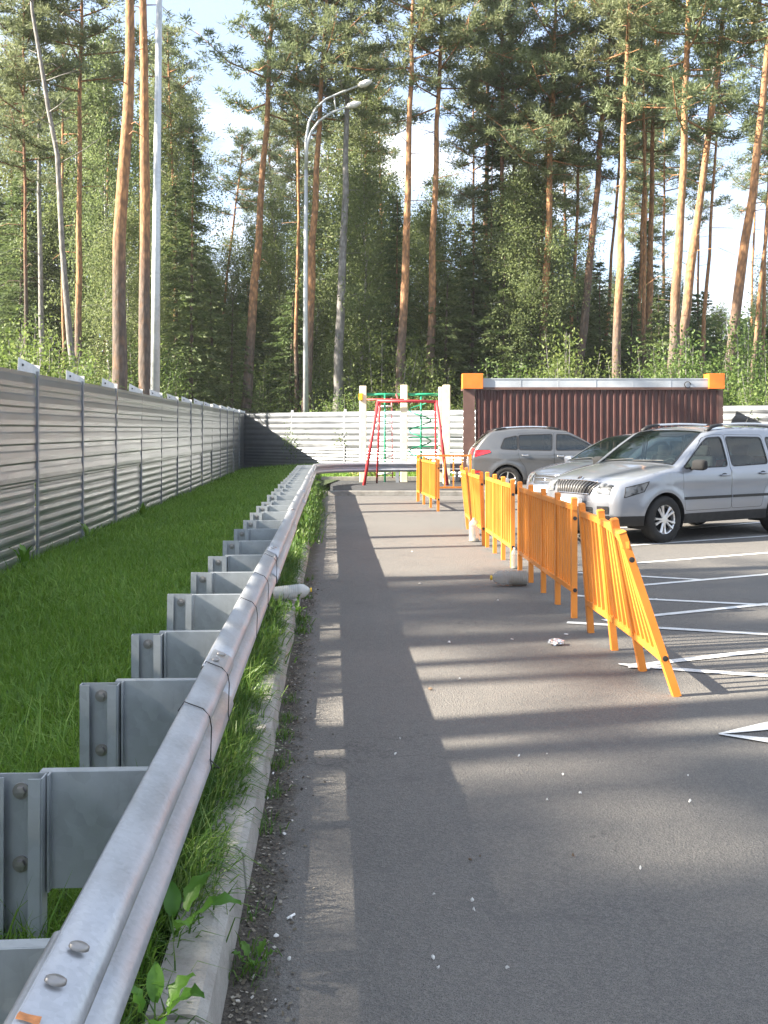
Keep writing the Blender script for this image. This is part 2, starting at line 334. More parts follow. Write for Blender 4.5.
# playground rubber pad and its kerb
flat('playground_pad', [(-1.35, 24.9), (2.55, 24.9), (2.55, 31.0), (-1.65, 31.0)], .03, M_RUBBERPAD)
mb = MB(); mb.box((.55, 24.6, .04), (4.1, .12, .13), None, .012); mb.box((.35, 31.1, .07), (4.6, .12, .16), None, .012)
tag(mb.build('playground_kerb', M_CONC), kind='structure')
# kerb: single stones, one displaced
kr = empty('kerb', (0, 0, 0), 'long pale concrete kerb of single stones between the grass strip and the asphalt', 'kerb')
del kr['label']; del kr['category']; kr['kind'] = 'structure'
d = -1.5; i = 0
while d < 24.4:
    ln = .995
    skip = 8.0 < d+ln/2 < 8.95
    if not skip:
        mb = MB(); q = RD(0, d+ln/2); a = math.atan(.052)+random.uniform(-.006, .006)
        W_, T_, H_ = .17, .145, .3; zt = .15+random.uniform(-.006, .006); off = random.uniform(-.006, .006)
        # bevelled stone: foot at KB, face leans back a little
        prof = [(KB+off, -.1), (KB-.022+off, zt-.022), (KB-.045+off, zt-.004), (KB-.06+off, zt), (KB-W_+off, zt), (KB-W_-.01+off, -.1)]
        rws = [[Vector((pa, s_*ln/2, pz)) for pa, pz in prof] for s_ in (-1, -.96, .96, 1)]
        for k_, rr in enumerate(rws):
            if k_ in (0, 3):
                for pnt in rr: pnt.x -= .004; pnt.z -= .004
        Mx = Matrix.Translation(q) @ Matrix.Rotation(a, 4, 'Z')
        mb.sheet([[Mx @ p for p in rr] for rr in rws]); 
        mb.add([Mx @ p for p in rws[0]], [tuple(range(6))]); mb.add([Mx @ p for p in rws[3]], [tuple(range(6))[::-1]])
        mb.build('kerb_stone', M_CONC, kr)
    d += 1.0; i += 1
# painted bay lines (zigzag), read on the ground
ln_px = [((596, 548), (768, 536)), ((600, 566), (768, 553)), ((578, 573), (701, 580)), ((590, 590), (768, 574.6)), ((574, 596), (759, 605)), ((604, 621), (768, 604.4)),
         ((567, 623), (768, 635)), ((627, 667), (768, 651)), ((627, 666.6), (768, 676.6)), ((719, 735), (768, 727.5)), ((719, 735.3), (768, 741.5)), ((560, 532), (640, 527)), ((690, 529), (768, 522))]
lmb = MB()
for i, (a, b) in enumerate(ln_px):
    A = P(*a); B = P(*b); dr = (B-A).normalized()
    if a[0] != 578 and b[0] >= 759: B = B+dr*2.5
    hwid = .06 if a[0] == 719 else .042; nn = Vector((-dr.y, dr.x, 0))*hwid; taper = a[0] in (627, 719); z = Vector((0, 0, .004+.0004*i)); k = max(2, int((B-A).length/.12)); rws = []
    for j in range(k+1):
        q = A.lerp(B, j/k); e = random.uniform(-.001, .001); e = min(1, .12+j*.3) if taper else 1+e*6; rws.append([q-nn*e+z, q+nn*e+z])
    lmb.sheet(rws)
tag(lmb.build('parking_markings', M_PAINT), kind='structure')
# worn blot of paint under the nearest barrier
mb = MB(); c = P(640, 667); pts = [(c.x+.13*math.cos(t)*(1+.35*math.sin(3*t+1)), c.y+.08*math.sin(t)*(1+.3*math.cos(5*t)), .0095) for t in np.linspace(0, 6.28, 40)[:-1]]
mb.add(pts, [tuple(range(len(pts)))]); tag(mb.build('paint_blot', M_PAINT), kind='structure')

# thin even air over the whole place, the sky outside it
mb = MB(); mb.box((0, 130, 14.4), (400, 340, 31.4)); m = Mat('haze_air'); m.t.nodes.remove(m.b); pv = m.n('ShaderNodeVolumePrincipled'); pv.inputs['Color'].default_value = (.92, .94, .96, 1); pv.inputs['Density'].default_value = .0003; m.l(pv.outputs[0], m.o.inputs['Volume'])
tag(mb.build('haze', m.m), kind='stuff')

# ------------------------------------------------------------------ fences
def sheet_prof(z0, z1, pitch, amp, seed):
    rnd = random.Random(seed); z = z0; out = [(0, z0)]
    while z < z1-.02:
        p = min(pitch, z1-z); out += [(0, z+p*.06), (amp*.9, z+p*.16), (amp*1.1, z+p*.40), (amp*.5, z+p*.70), (0, z+p*.80), (0, z+p)]; z += p
    return out
def fence_run(root, pts, normal_side, brackets=True):
    """pts: list of post feet; the ribbed sheets hang between them, on the lot side"""
    for i in range(len(pts)):
        p = pts[i]; q = pts[min(i+1, len(pts)-1)] if i+1 < len(pts) else pts[i]
        dr = ((q-p) if i+1 < len(pts) else (p-pts[i-1])).normalized(); nn = Vector((dr.y, -dr.x, 0))*normal_side
        mb = MB(); top = 2.38+random.uniform(-.012, .012)
        mb.box((0, 0, top/2-.13), (.062, .03, top+.26), Matrix.Rotation(math.atan2(dr.y, dr.x), 3, 'Z')); po = mb.build('post', M_SHEETD, root); po.location = p + nn*.058
        if brackets:
            mb = MB(); A = Matrix.Rotation(math.atan2(dr.y, dr.x), 3, 'Z')
            h = .20
            def plate(u0, u1, ang, h0, h1):
                dx, dy = math.cos(ang), math.sin(ang); nx_, ny_ = -dy*.004, dx*.004; vs = []
                for sgn in (-1, 1): vs += [Vector((dx*u+nx_*sgn, dy*u+ny_*sgn, z_)) for u, z_ in ((u0, -.03), (u1, -.03), (u1, h0 if u1 > -.05 else h1), (u0, h1))]
                mb.add(vs, [(0, 1, 2, 3), (7, 6, 5, 4), (0, 4, 5, 1), (1, 5, 6, 2), (2, 6, 7, 3), (3, 7, 4, 0)])
            plate(-.20, 0, R(20), h*.55, h); plate(0, .085, R(-6), h*.50, h*.55)
            b = mb.build('bracket', M_BRACK, root); b.location = Vector(p)+Vector((0, 0, top-.02)); b.rotation_euler = (random.uniform(-.05, .05), random.uniform(-.06, .06), (math.pi if normal_side > 0 else 0)*0 + random.uniform(-.15, .15))
            mb = MB(); mb.lathe([(.0005, 0), (.018, 0), (.018, .006)], 10, Matrix.Rotation(R(90), 4, 'X')); hb = mb.build('hole', M_WIRE, b); hb.location = (-.13, -.055, .10); 
        if i+1 < len(pts):
            lng = (q-p).length; ax = dr; A0 = p + nn*.035
            for (z0, z1, off, nm) in ((.90, 2.36, .018, 'upper_sheet'), (-.25, 1.0, .0, 'lower_sheet')):
                pr = sheet_prof(z0, z1, .243 if nm == 'upper_sheet' else .139, .010, i); t1 = random.uniform(-.02, .02); t2 = random.uniform(-.012, .012)
                rws = []
                for (o_, z) in pr:
                    rw = []
                    for j in range(9):
                        f = j/8; bow = .010*math.sin(math.pi*f)*math.sin(z*3+i)
                        rw.append(A0 - p + ax*(.03+(lng-.06)*f) + nn*(off+o_+bow+t1*(z-z0)+t2*(f-.5)) + Vector((0, 0, z)))
                    rws.append(rw)
                mb = MB(); mb.sheet(rws); s_ = mb.build(nm, M_SHEET, root); s_.location = p
lf = empty('metal_fence', (0, 0, 0), 'long ribbed galvanised sheet fence along the left side of the lawn', 'fence')
lp = [RD(FA, 45.3-2.447*k, .0) for k in range(21)][::-1]
fence_run(lf, lp, 1)
bf = empty('metal_fence', (0, 0, 0), 'ribbed silver sheet fence running behind the playground and the brown shed', 'fence')
bd = Vector((1, -.812, 0)).normalized(); bp = [Vector((-6.34, 45.25, 0))+bd*3.05*k for k in range(12)]
fence_run(bf, bp, 1, False)
for k, p in enumerate(bp):
    mb = MB(); mb.box((0, 0, 2.40), (.11, .03, .12)); o = mb.build('post_cap', M_BRACK, bf); o.location = p

# ------------------------------------------------------------------ guardrail
gr = empty('guardrail', (0, 0, 0), 'galvanised guardrail beam on closely spaced brackets beside the kerb', 'guardrail')
PROF = [(-.500, .655), (-.512, .648), (-.500, .640), (-.470, .628), (-.444, .612), (-.436, .590), (-.440, .565), (-.470, .540), (-.505, .522), (-.512, .503), (-.505, .484), (-.470, .466), (-.440, .441), (-.436, .416), (-.444, .394), (-.470, .378), (-.503, .364), (-.514, .356)]
PROF = [(-.522, .650), (-.515, .653), (-.490, .642), (-.452, .624), (-.439, .608), (-.434, .588), (-.440, .565), (-.470, .540), (-.505, .522), (-.512, .503), (-.505, .484), (-.470, .466), (-.440, .441), (-.434, .416), (-.440, .394), (-.462, .378), (-.498, .364), (-.512, .356)]
def beam(path, off=0.0, th=.004):
    """path: list of (point, outward vector); outward = towards the road"""
    mb = MB(); out = []; inn = []
    for p, o in path:
        out.append([p + o*(a+off) + Vector((0, 0, z)) for a, z in PROF]); inn.append([p + o*(a+off-th) + Vector((0, 0, z-.001)) for a, z in PROF])
    mb.sheet(out); mb.sheet(inn)
    k = len(PROF)
    for e in (0, -1): mb.sheet([out[e], inn[e]])
    mb.sheet([[r_[0] for r_ in out], [r_[0] for r_ in inn]]); mb.sheet([[r_[-1] for r_ in out], [r_[-1] for r_ in inn]])
    return mb
nR = Vector((1, .052, 0)).normalized()
joints = [-2.6, 1.92, 4.35, 8.2, 12.2, 16.2, 20.2, 24.2, 27.9]
for k in range(len(joints)-1):
    d0, d1 = joints[k]-(.0 if k == 0 else .30), joints[k+1]; n = max(4, int((d1-d0)/.5))
    off = .009 if k % 2 else 0.0
    path = [(RD(0, d0+(d1-d0)*j/n)+Vector((0, 0, .0)), nR) for j in range(n+1)]
    rb = beam(path, off).build('rail_beam', M_RAIL, gr, smooth=True, weld=True)
# nearer joints: bolts on both faces of the beam
for k, d in enumerate(joints[1:6]):
    for (dd, a, z, t) in ((-.20, -.485, .6455, 0), (-.08, -.475, .6415, 0), (-.20, -.4365, .410, 1), (-.08, -.4365, .410, 1)):
        mb = MB(); q = RD(a+(.003 if k % 2 == 1 else .010), d+dd, z+(.003 if k % 2 == 1 else .008)); ax = Vector((.35, 0, 1)) if t == 0 else Vector((1, 0, .0)); Mx = Matrix.Translation(q) @ ax.to_track_quat('Z', 'Y').to_matrix().to_4x4() @ Matrix.Rotation(random.uniform(0, 1), 4, 'Z')
        mb.lathe([(.013, -.003), (.0125, .003), (.009, .006), (.0005, .0075)], 16, Mx @ Matrix.Diagonal((1, 1.5, 1, 1))); mb.build('bolt', M_STEEL, gr, True)
# the curve at the far end and the run behind the playground
path = []
c0 = RD(0, 27.6)
for j in range(13):
    t = j/12*R(84); r = 2.1
    # outward vector turns from +x towards -y
    o = Vector((math.cos(t), -math.sin(t), 0)); 
    p = RD(-.48, 27.6)+Vector((r*(1-math.cos(t)), r*math.sin(t), 0)) - o*(-.48)
    path.append((p, o))
pe, oe = path[-1]; dre = Vector((-oe.y, oe.x, 0))
for j in range(1, 8): path.append((pe+dre*(.9*j), oe))
beam(path).build('rail_beam', M_RAIL, gr, smooth=True, weld=True)
def post_mesh():
    mb = MB()                                   # C post: web faces the viewer, folded edges both sides
    for (x0, x1, y0, y1) in ((-.965, -.820, .0, .005), (-.968, -.963, -.032, .005), (-.824, -.819, -.045, .005), (-.963, -.930, -.037, -.032), (-.858, -.824, -.05, -.045)):
        mb.box(((x0+x1)/2, (y0+y1)/2, .26), (x1-x0, y1-y0, .72)); 
    return mb
def spacer_mesh():
    mb = MB(); t = .005
    x0, x1 = -.842, -.530
    mb.box(((x0+x1)/2, .010, .455), (x1-x0, t, .335)); mb.box(((x0+x1)/2, .028, .6205), (x1-x0, .032, t)); mb.box((x1+.003, .03, .47), (t, .045, .30)); mb.box((-.81, -.006, .455), (.006, .028, .335))
    return mb
pm = post_mesh().mesh('post'); pm.materials.append(M_GALV); sm = spacer_mesh().mesh('spacer_plate'); sm.materials.append(M_GALV)
bb = MB(); Mx = Matrix.Rotation(R(90), 4, 'X')
bb.lathe([(.024, 0), (.024, .004), (.0005, .0045)], 18, Mx); bb.lathe([(.015, .004), (.015, .016), (.0005, .017)], 6, Mx); bm_ = bb.mesh('bolt'); bm_.materials.append(M_STEEL)
for k in range(27):
    d = 1.91+k*1.0; rz = math.atan(.052)+random.uniform(-.02, .02); dz = random.uniform(-.012, .008)
    po = bpy.data.objects.new('post', pm); COL.objects.link(po); po.parent = gr; po.location = RD(0, d, dz); po.rotation_euler = (random.uniform(-.012, .012), random.uniform(-.012, .012), rz)
    so = bpy.data.objects.new('spacer_plate', sm); COL.objects.link(so); so.parent = gr; so.location = RD(0, d, dz); so.rotation_euler = (0, 0, rz)
    if k < 14:
        for z in (.57, .36):
            b = bpy.data.objects.new('bolt', bm_); COL.objects.link(b); b.parent = po; b.location = (-.892, 0, z)
# far posts on the turned run
for j in range(7):
    p = pe+dre*(.45+.9*j)+oe*(-.62); mb = MB(); mb.box((0, 0, .3), (.1, .06, .64)); o = mb.build('post', M_GALV, gr); o.location = p
# thin wires tied round the beam
for d in (3.45, 4.05, 5.6, 6.6, 7.6):
    mb = MB(); s_ = [(-.535, .63), (-.515, .660), (-.452, .631), (-.430, .60), (-.425, .56), (-.43, .44), (-.427, .40)]
    mb.tube([RD(a+.004, d+.012*i+random.uniform(-.004, .004), z) for i, (a, z) in enumerate(s_)], .0022, 5)
    if d in (3.45, 6.6): mb.tube([RD(-.43, d+.07, .44), RD(-.40, d+.10, .40), RD(-.425, d+.15, .385)], .0022, 5)
    mb.build('wire_tie', M_WIRE, gr)
# dry leaf on the beam
mb = MB(); mb.sheet([[RD(-.507+.012*j, 1.60+.012*i, .658-.004*j+.002*math.sin(i*2+j)) for j in range(4)] for i in range(3)])
tag(mb.build('dry_leaf', M_LEAFDRY), 'small orange dry leaf lying on top of the guardrail beam near its closest joint', 'leaf')

# ------------------------------------------------------------------ brown shed
sh = empty('brown_shed', (6.3, 29.4, 0), 'long low brown corrugated metal shed with orange top corners and grey fascia behind the cars', 'shed')
X0, X1 = 2.33-6.3, 9.95-6.3
mb = MB(); rows = []
z0, z1 = 0, 2.78; x = X0+.36; pr = []
while x < X1-.12:
    pr += [(x, 0), (x+.05, 0), (x+.075, -.035), (x+.125, -.035), (x+.15, 0)]; x += .19
mb.sheet([[Vector((a, b, z0)) for a, b in pr], [Vector((a, b, z1)) for a, b in pr]]); mb.build('front_wall', M_BROWN, sh)
for (a_, w_) in ((X0+.17, .34), (X1-.06, .13)): mb = MB(); mb.box((a_, 0, 1.39), (w_, .10, 2.78)); mb.build('corner_post', M_BROWN2, sh)
for (a_, w_) in ((X0+.2, 1.7), (X1-.03, 1.2)): mb = MB(); mb.box((a_, .1+w_/2, 1.39), (.06, w_, 2.78)); mb.build('side_wall', M_BROWN, sh)
mb = MB(); mb.box(((X0+X1)/2, .75, 2.83), (X1-X0-.1, 1.5, .06)); mb.build('roof', M_BROWN2, sh)
mb = MB(); mb.box(((X0+X1)/2, -.045, 2.82), (X1-X0-.9, .06, .07)); mb.build('drip_edge', M_BROWN2, sh)
fo = MB(); n = 6; xa, xb = X0+.58, X1-.44
for k in range(n):
    a = xa+(xb-xa)*k/n; b = xa+(xb-xa)*(k+1)/n; fo.box(((a+b)/2, -.06+(k % 2)*.004, 2.98), (b-a-.012, .02, .25)); fo.box(((a+b)/2, -.066+(k % 2)*.004, 3.10), (b-a-.012, .03, .035)); fo.box((a, -.058, 2.98), (.03, .03, .255))
fo.build('fascia', M_FASCIA, sh)
mb = MB(); mb.box(((xa+xb)/2, .3, 2.98), (xb-xa, .6, .22)); mb.build('parapet', M_FASCIA, sh)
for (a, w) in ((X0+.27, .60), (X1-.21, .46)):
    mb = MB(); mb.box((a, .1, 3.03), (w, .5, .45), None, .01); mb.build('orange_corner', M_ORANGE2, sh)
mb = MB(); mb.tube([Vector((X1-1.05+.09*math.cos(t), -.09, 2.93+.09*math.sin(t))) for t in np.linspace(0, 5.6, 12)], .012, 6); mb.build('cable_loop', M_WIRE, sh, True)

# ------------------------------------------------------------------ lamp posts
lp1 = empty('lamp_post', (-5.60, 24.4, 0), 'tall plain grey lamp post close behind the left fence, cropped by the top edge', 'lamp post')
mb = MB(); mb.tube([(0, 0, 0), (.04, 0, 6), (.12, 0, 12.5)], [.12, .10, .07], 16); mb.build('pole', M_POLE, lp1, True)
mb = MB(); mb.box((0, 0, .6), (.2, .2, 1.2), None, .02); mb.build('base', M_POLE, lp1)
mb = MB(); mb.tube([(.12, 0, 12.4), (.25, -.05, 12.9), (.8, -.2, 13.2), (1.4, -.35, 13.3)], .035, 8); mb.build('arm', M_POLE, lp1, True)
mb = MB(); mb.box((1.65, -.42, 13.31), (.6, .22, .1), Matrix.Rotation(-.25, 3, 'Z'), .03); mb.build('lamp_head', M_WHITE, lp1)
lp2 = empty('lamp_post', ((306-384)*.0445, 44.5, 0), 'slender grey lamp post with two curved arms behind the far fence', 'lamp post')
k = .0445
def q2(x, y): return Vector(((x-306)*k, 0, 1.6+(430-y)*k))
mb = MB(); mb.tube([(0, 0, 0), q2(305.5, 300), q2(306, 170)], [.13, .105, .08], 14); mb.build('pole', M_POLE, lp2, True)
arcs = [[(306, 172), (306, 140), (309, 122), (316, 108), (326, 99), (342, 92), (358, 86)], [(306, 172), (307, 145), (311, 132), (319, 121), (331, 113), (346, 107)]]
heads = [((358, 86), (372, 81)), ((346, 107), (361, 102.5))]
for a, h in zip(arcs, heads):
    mb = MB(); mb.tube([q2(*p) for p in a], [.075, .07, .06, .055, .05, .045, .04][:len(a)], 10); ar = mb.build('arm', M_POLE, lp2, True)
    A, B = q2(*h[0]), q2(*h[1]); mb = MB(); mb.tube([A, A.lerp(B, .2), A.lerp(B, .6), B], [.05, .13, .15, .05], 10); mb.build('lamp_head', M_WHITE, ar, True)
mb = MB(); mb.tube([q2(334, 96), q2(336, 111)], .03, 8); mb.build('brace', M_POLE, lp2, True)

# ------------------------------------------------------------------ playground
D = 30.3
def pg(x, y, dd=0): return Vector(((x-384)*(D+dd)/1000, D+dd, 1.6-(y-430)*(D+dd)/1000))
pgx = empty('climbing_frame', (pg(404, 482).x, D, 0), 'playground climbing frame with cream posts, green bars, rope ladder and green spiral', 'climbing frame')
base = pgx.location.copy()
def lo(p): return p-base
for (x, dd, yt) in ((363, 0, 386), (404, .0, 385), (442, 0, 387), (446.5, -.9, 385)):
    mb = MB(); p = pg(x, 482, dd); top = pg(x, yt, dd).z; mb.box((p.x-base.x, p.y-base.y, top/2), (.21, .19, top), None, .015); po = mb.build('post', M_CREAM, pgx)
mb = MB(); mb.box((lo(pg(361, 398)).x, -.12, 2.6), (.12, .05, .22), None, .02); mb.build('yellow_sign', M_YELLOW, pgx)
for (a, b, y) in ((367, 400, 394.5), (408, 442, 394.5)):
    mb = MB(); mb.tube([lo(pg(a-2, y)), lo(pg(b+2, y))], .045, 8); mb.build('top_bar', M_GREEN, pgx, True)
mb = MB(); mb.tube([lo(pg(367, 399.5, -.2)), lo(pg(404, 399.5, -.2))], .025, 8); mb.tube([lo(pg(396, 394, -.2)), lo(pg(399, 403, -.2)), lo(pg(402, 399, -.2))], .025, 6); mb.build('red_bar', M_RED, pgx, True)
mb = MB(); mb.tube([lo(pg(384.8, 394, -.1)), lo(pg(385, 484, -.1))], .03, 8); mb.build('slide_pole', M_GREEN, pgx, True)
mb = MB(); mb.tube([lo(pg(378, 400)), lo(pg(377.5, 478))], .022, 6); mb.tube([lo(pg(391.5, 398)), lo(pg(392.5, 478))], .022, 6); rl = mb.build('rope_ladder', M_PINK, pgx, True)
mb = MB()
for j in range(9):
    y = 406+j*8.4; mb.tube([lo(pg(377.6, y+.8, -.03)), lo(pg(392.2, y, -.03))], .032, 6)
mb.build('rungs', M_WHITE, rl, True)
mb = MB()
for y in (419, 428, 437.5, 447): mb.tube([lo(pg(408, y)), lo(pg(440, y-.5))], .024, 6)
mb.tube([lo(pg(440, 437)), lo(pg(462, 437.3, .6))], .024, 6)
mb.build('green_rungs', M_GREEN, pgx, True)
mb = MB(); mb.tube([lo(pg(421, 396)), lo(pg(421, 470))], .03, 8); sp = mb.build('spiral_pole', M_GREEN, pgx, True)
mb = MB(); pts = []
for j in range(80):
    t = j/79; a = t*2*math.pi*3.2; c = lo(pg(420, 400+t*66)); pts.append(c+Vector((.33*math.cos(a), .33*math.sin(a), 0)))
mb.tube(pts, .022, 6); mb.build('spiral', M_GREEN, sp, True)
mb = MB()
for y in (413, 424, 437, 450, 463): mb.tube([lo(pg(442, y)), lo(pg(446.5, y, -.9))], .02, 6)
mb.build('side_rungs', M_RED, pgx, True)
mb = MB(); mb.tube([lo(pg(392, 463.5)), lo(pg(404, 463.5))], .02, 6); mb.build('red_step', M_RED, pgx, True)
D = 28.4
sw = empty('swing_frame', (pg(406, 488).x, D, 0), 'red tube swing frame with splayed legs standing in front of the cream posts', 'swing frame')
base = sw.location.copy()
for (a, b) in (((378, 400.5), (364, 488.5)), ((436.5, 401), (447.5, 486.5))):
    for s_ in (0,):
        mb = MB(); A = lo(pg(*a)); B = lo(pg(*b)); A.z = 2.43; B.z = .02; mb.tube([A, B], .048, 8); mb.build('leg', M_RED, sw, True)
mb = MB(); A = lo(pg(377, 401)); B = lo(pg(437, 401.5)); mb.tube([A, B], .045, 8); mb.build('top_bar', M_RED, sw, True)
for x in (380, 435):                       # rear struts
    mb = MB(); A = lo(pg(x, 401)); mb.tube([A, A+Vector((-.1 if x < 400 else .1, 1.2, -A.z+.03))], .03, 8); mb.build('strut', M_RED, sw, True)

# ------------------------------------------------------------------ orange barriers
def barrier(label, F0, F1, lean0, lean1, H=.97, legs=4, spacing=.108, bar=.028, zb=.24, grp='orange barrier panels along the walkway', caps=True):
    """F0 far foot, F1 near foot (ground points); lean = sideways shift of the top at either end"""
    F0 = Vector(F0); F1 = Vector(F1); dr = (F1-F0).normalized(); sd = Vector((-dr.y, dr.x, 0)); 
    if sd.x > 0: sd = -sd                       # sd points left
    if abs(dr.x) > .8: sd = Vector((0, -1, 0))
    r = empty('orange_barrier', (F0+F1)/2, label, 'barrier', grp); c = r.location.copy(); ln = (F1-F0).length
    def pt(t, z): 
        l_ = lean0+(lean1-lean0)*t**2.0; return F0.lerp(F1, t)+sd*(l_*z/H)+Vector((0, 0, z*math.sqrt(max(.2, 1-.5*(l_/H)**2))))-c
    n = 14
    for z, nm in ((H-.03, 'top_rail'), (zb, 'bottom_rail')):
        mb = MB(); mb.tube([pt(j/n, z) for j in range(n+1)], .030, 4, True, (0, 0, 1)); mb.build(nm, M_ORANGE, r)
    for k in range(legs):
        t = k/(legs-1); t = .012+t*.976; mb = MB(); top = H+(.045 if caps else 0)
        mb.tube([pt(t, 0), pt(t, top)], .033, 4, True, sd); lg = mb.build('leg', M_ORANGE, r)
        if caps:
            mb = MB(); a = pt(t, top); d_ = (pt(t, top)-pt(t, top-.1)).normalized(); mb.tube([a, a+d_*.012], [.036, .022], 4, True, sd); mb.build('cap', M_ORANGE, lg)
    mb = MB(); nb = int(ln/spacing)
    for k in range(1, nb):
        t = k/nb; mb.tube([pt(t, zb), pt(t, H-.03)], bar*.7071, 4, True, sd)
    mb.build('bar_infill', M_ORANGE, r)
    # bolt heads on the near leg
    ax = dr
    for z in (zb, H-.12):
        mb = MB(); q = pt(.99, z)+dr*.026; Mx = Matrix.Translation(q) @ dr.to_track_quat('Z', 'Y').to_matrix().to_4x4(); mb.lathe([(.017, 0), (.017, .008), (.0005, .009)], 12, Mx); mb.build('bolt', M_WIRE, r)
    return r
barrier('nearest orange barrier panel, twisted and leaning sharply left at its near end', P(590, 632), P(678, 697), .07, .33)
barrier('upright orange barrier panel just beyond the leaning one, beside the silver car', P(519.5, 573), P(575, 618.5), .0, .0, legs=5)
barrier('orange barrier panel with a plastic bottle standing by its far end, third from the camera', P(487, 547), P(513, 567.5), .0, .0)
barrier('short leaning orange barrier panel turned towards the camera, with a big bottle at its foot', P(469, 529)+Vector((-.02, 0, 0)), P(484, 546), .10, .03, spacing=.085)
barrier('distant orange barrier panel running along the walkway beside the playground', P(417.5, 501.5), P(438.5, 511.5), .0, .0)
barrier('small openwork orange barrier standing crosswise behind the grey car, in front of the playground', P(418, 501), P(471, 500.5), .0, .0, H=1.05, legs=2, spacing=.2, zb=.30, caps=False)

# ------------------------------------------------------------------ cars
def catmull(pts, n=7):
    out = []; tags = {}
    for i in range(len(pts)-1):
        p0 = pts[max(i-1, 0)]; p1 = pts[i]; p2 = pts[i+1]; p3 = pts[min(i+2, len(pts)-1)]
        if len(p1) > 2: tags[p1[2]] = len(out)
        for j in range(n):
            t = j/n; q = []
            for a in (0, 1):
                m1 = (p2[a]-p0[a])*.5*(.75 if len(p1) > 3 else 1); m2 = (p3[a]-p1[a])*.5*(.75 if len(p2) > 3 else 1)
                q.append((2*t**3-3*t**2+1)*p1[a]+(t**3-2*t**2+t)*m1+(-2*t**3+3*t**2)*p2[a]+(t**3-t**2)*m2)
            out.append(q)
    tags[pts[-1][2] if len(pts[-1]) > 2 else 'end'] = len(out); out.append([pts[-1][0], pts[-1][1]]); return np.array(out), tags
def inpoly(px, py, poly):
    poly = np.asarray(poly); x0, y0 = poly[:, 0], poly[:, 1]; x1, y1 = np.roll(x0, -1), np.roll(y0, -1); r = np.zeros(px.shape, bool)
    for a, b, c, d in zip(x0, y0, x1, y1):
        if b != d: r ^= ((b > py) != (d > py)) & (px < (c-a)*(py-b)/(d-b)+a)
    return r
def densify(poly, s):
    out = []; k = len(poly)
    for i in range(k):
        a = np.array(poly[i], float); b = np.array(poly[(i+1) % k], float); n = max(1, int(np.linalg.norm(b-a)/s))
        for j in range(n): out.append(a+(b-a)*j/n)
    return np.array(out)
def roundpoly(poly, r=.04, n=4):
    out = []; k = len(poly)
    for i in range(k):
        p = np.array(poly[i], float); a = np.array(poly[i-1], float)-p; b = np.array(poly[(i+1) % k], float)-p
        la, lb = np.linalg.norm(a), np.linalg.norm(b); rr = min(r, la*.4, lb*.4); A = p+a/la*rr; B = p+b/lb*rr
        for j in range(n+1):
            t = j/n; out.append((1-t)**2*A+2*t*(1-t)*p+t*t*B)
    return np.array(out)
def inset(poly, d):
    c = np.array(poly); nx = np.roll(c, -1, 0); pv = np.roll(c, 1, 0); t = nx-pv; t /= np.maximum(np.linalg.norm(t, axis=1, keepdims=True), 1e-9)
    nrm = np.stack([-t[:, 1], t[:, 0]], 1); ar = .5*np.sum(c[:, 0]*nx[:, 1]-nx[:, 0]*c[:, 1])
    return c+nrm*d*(1 if ar > 0 else -1)
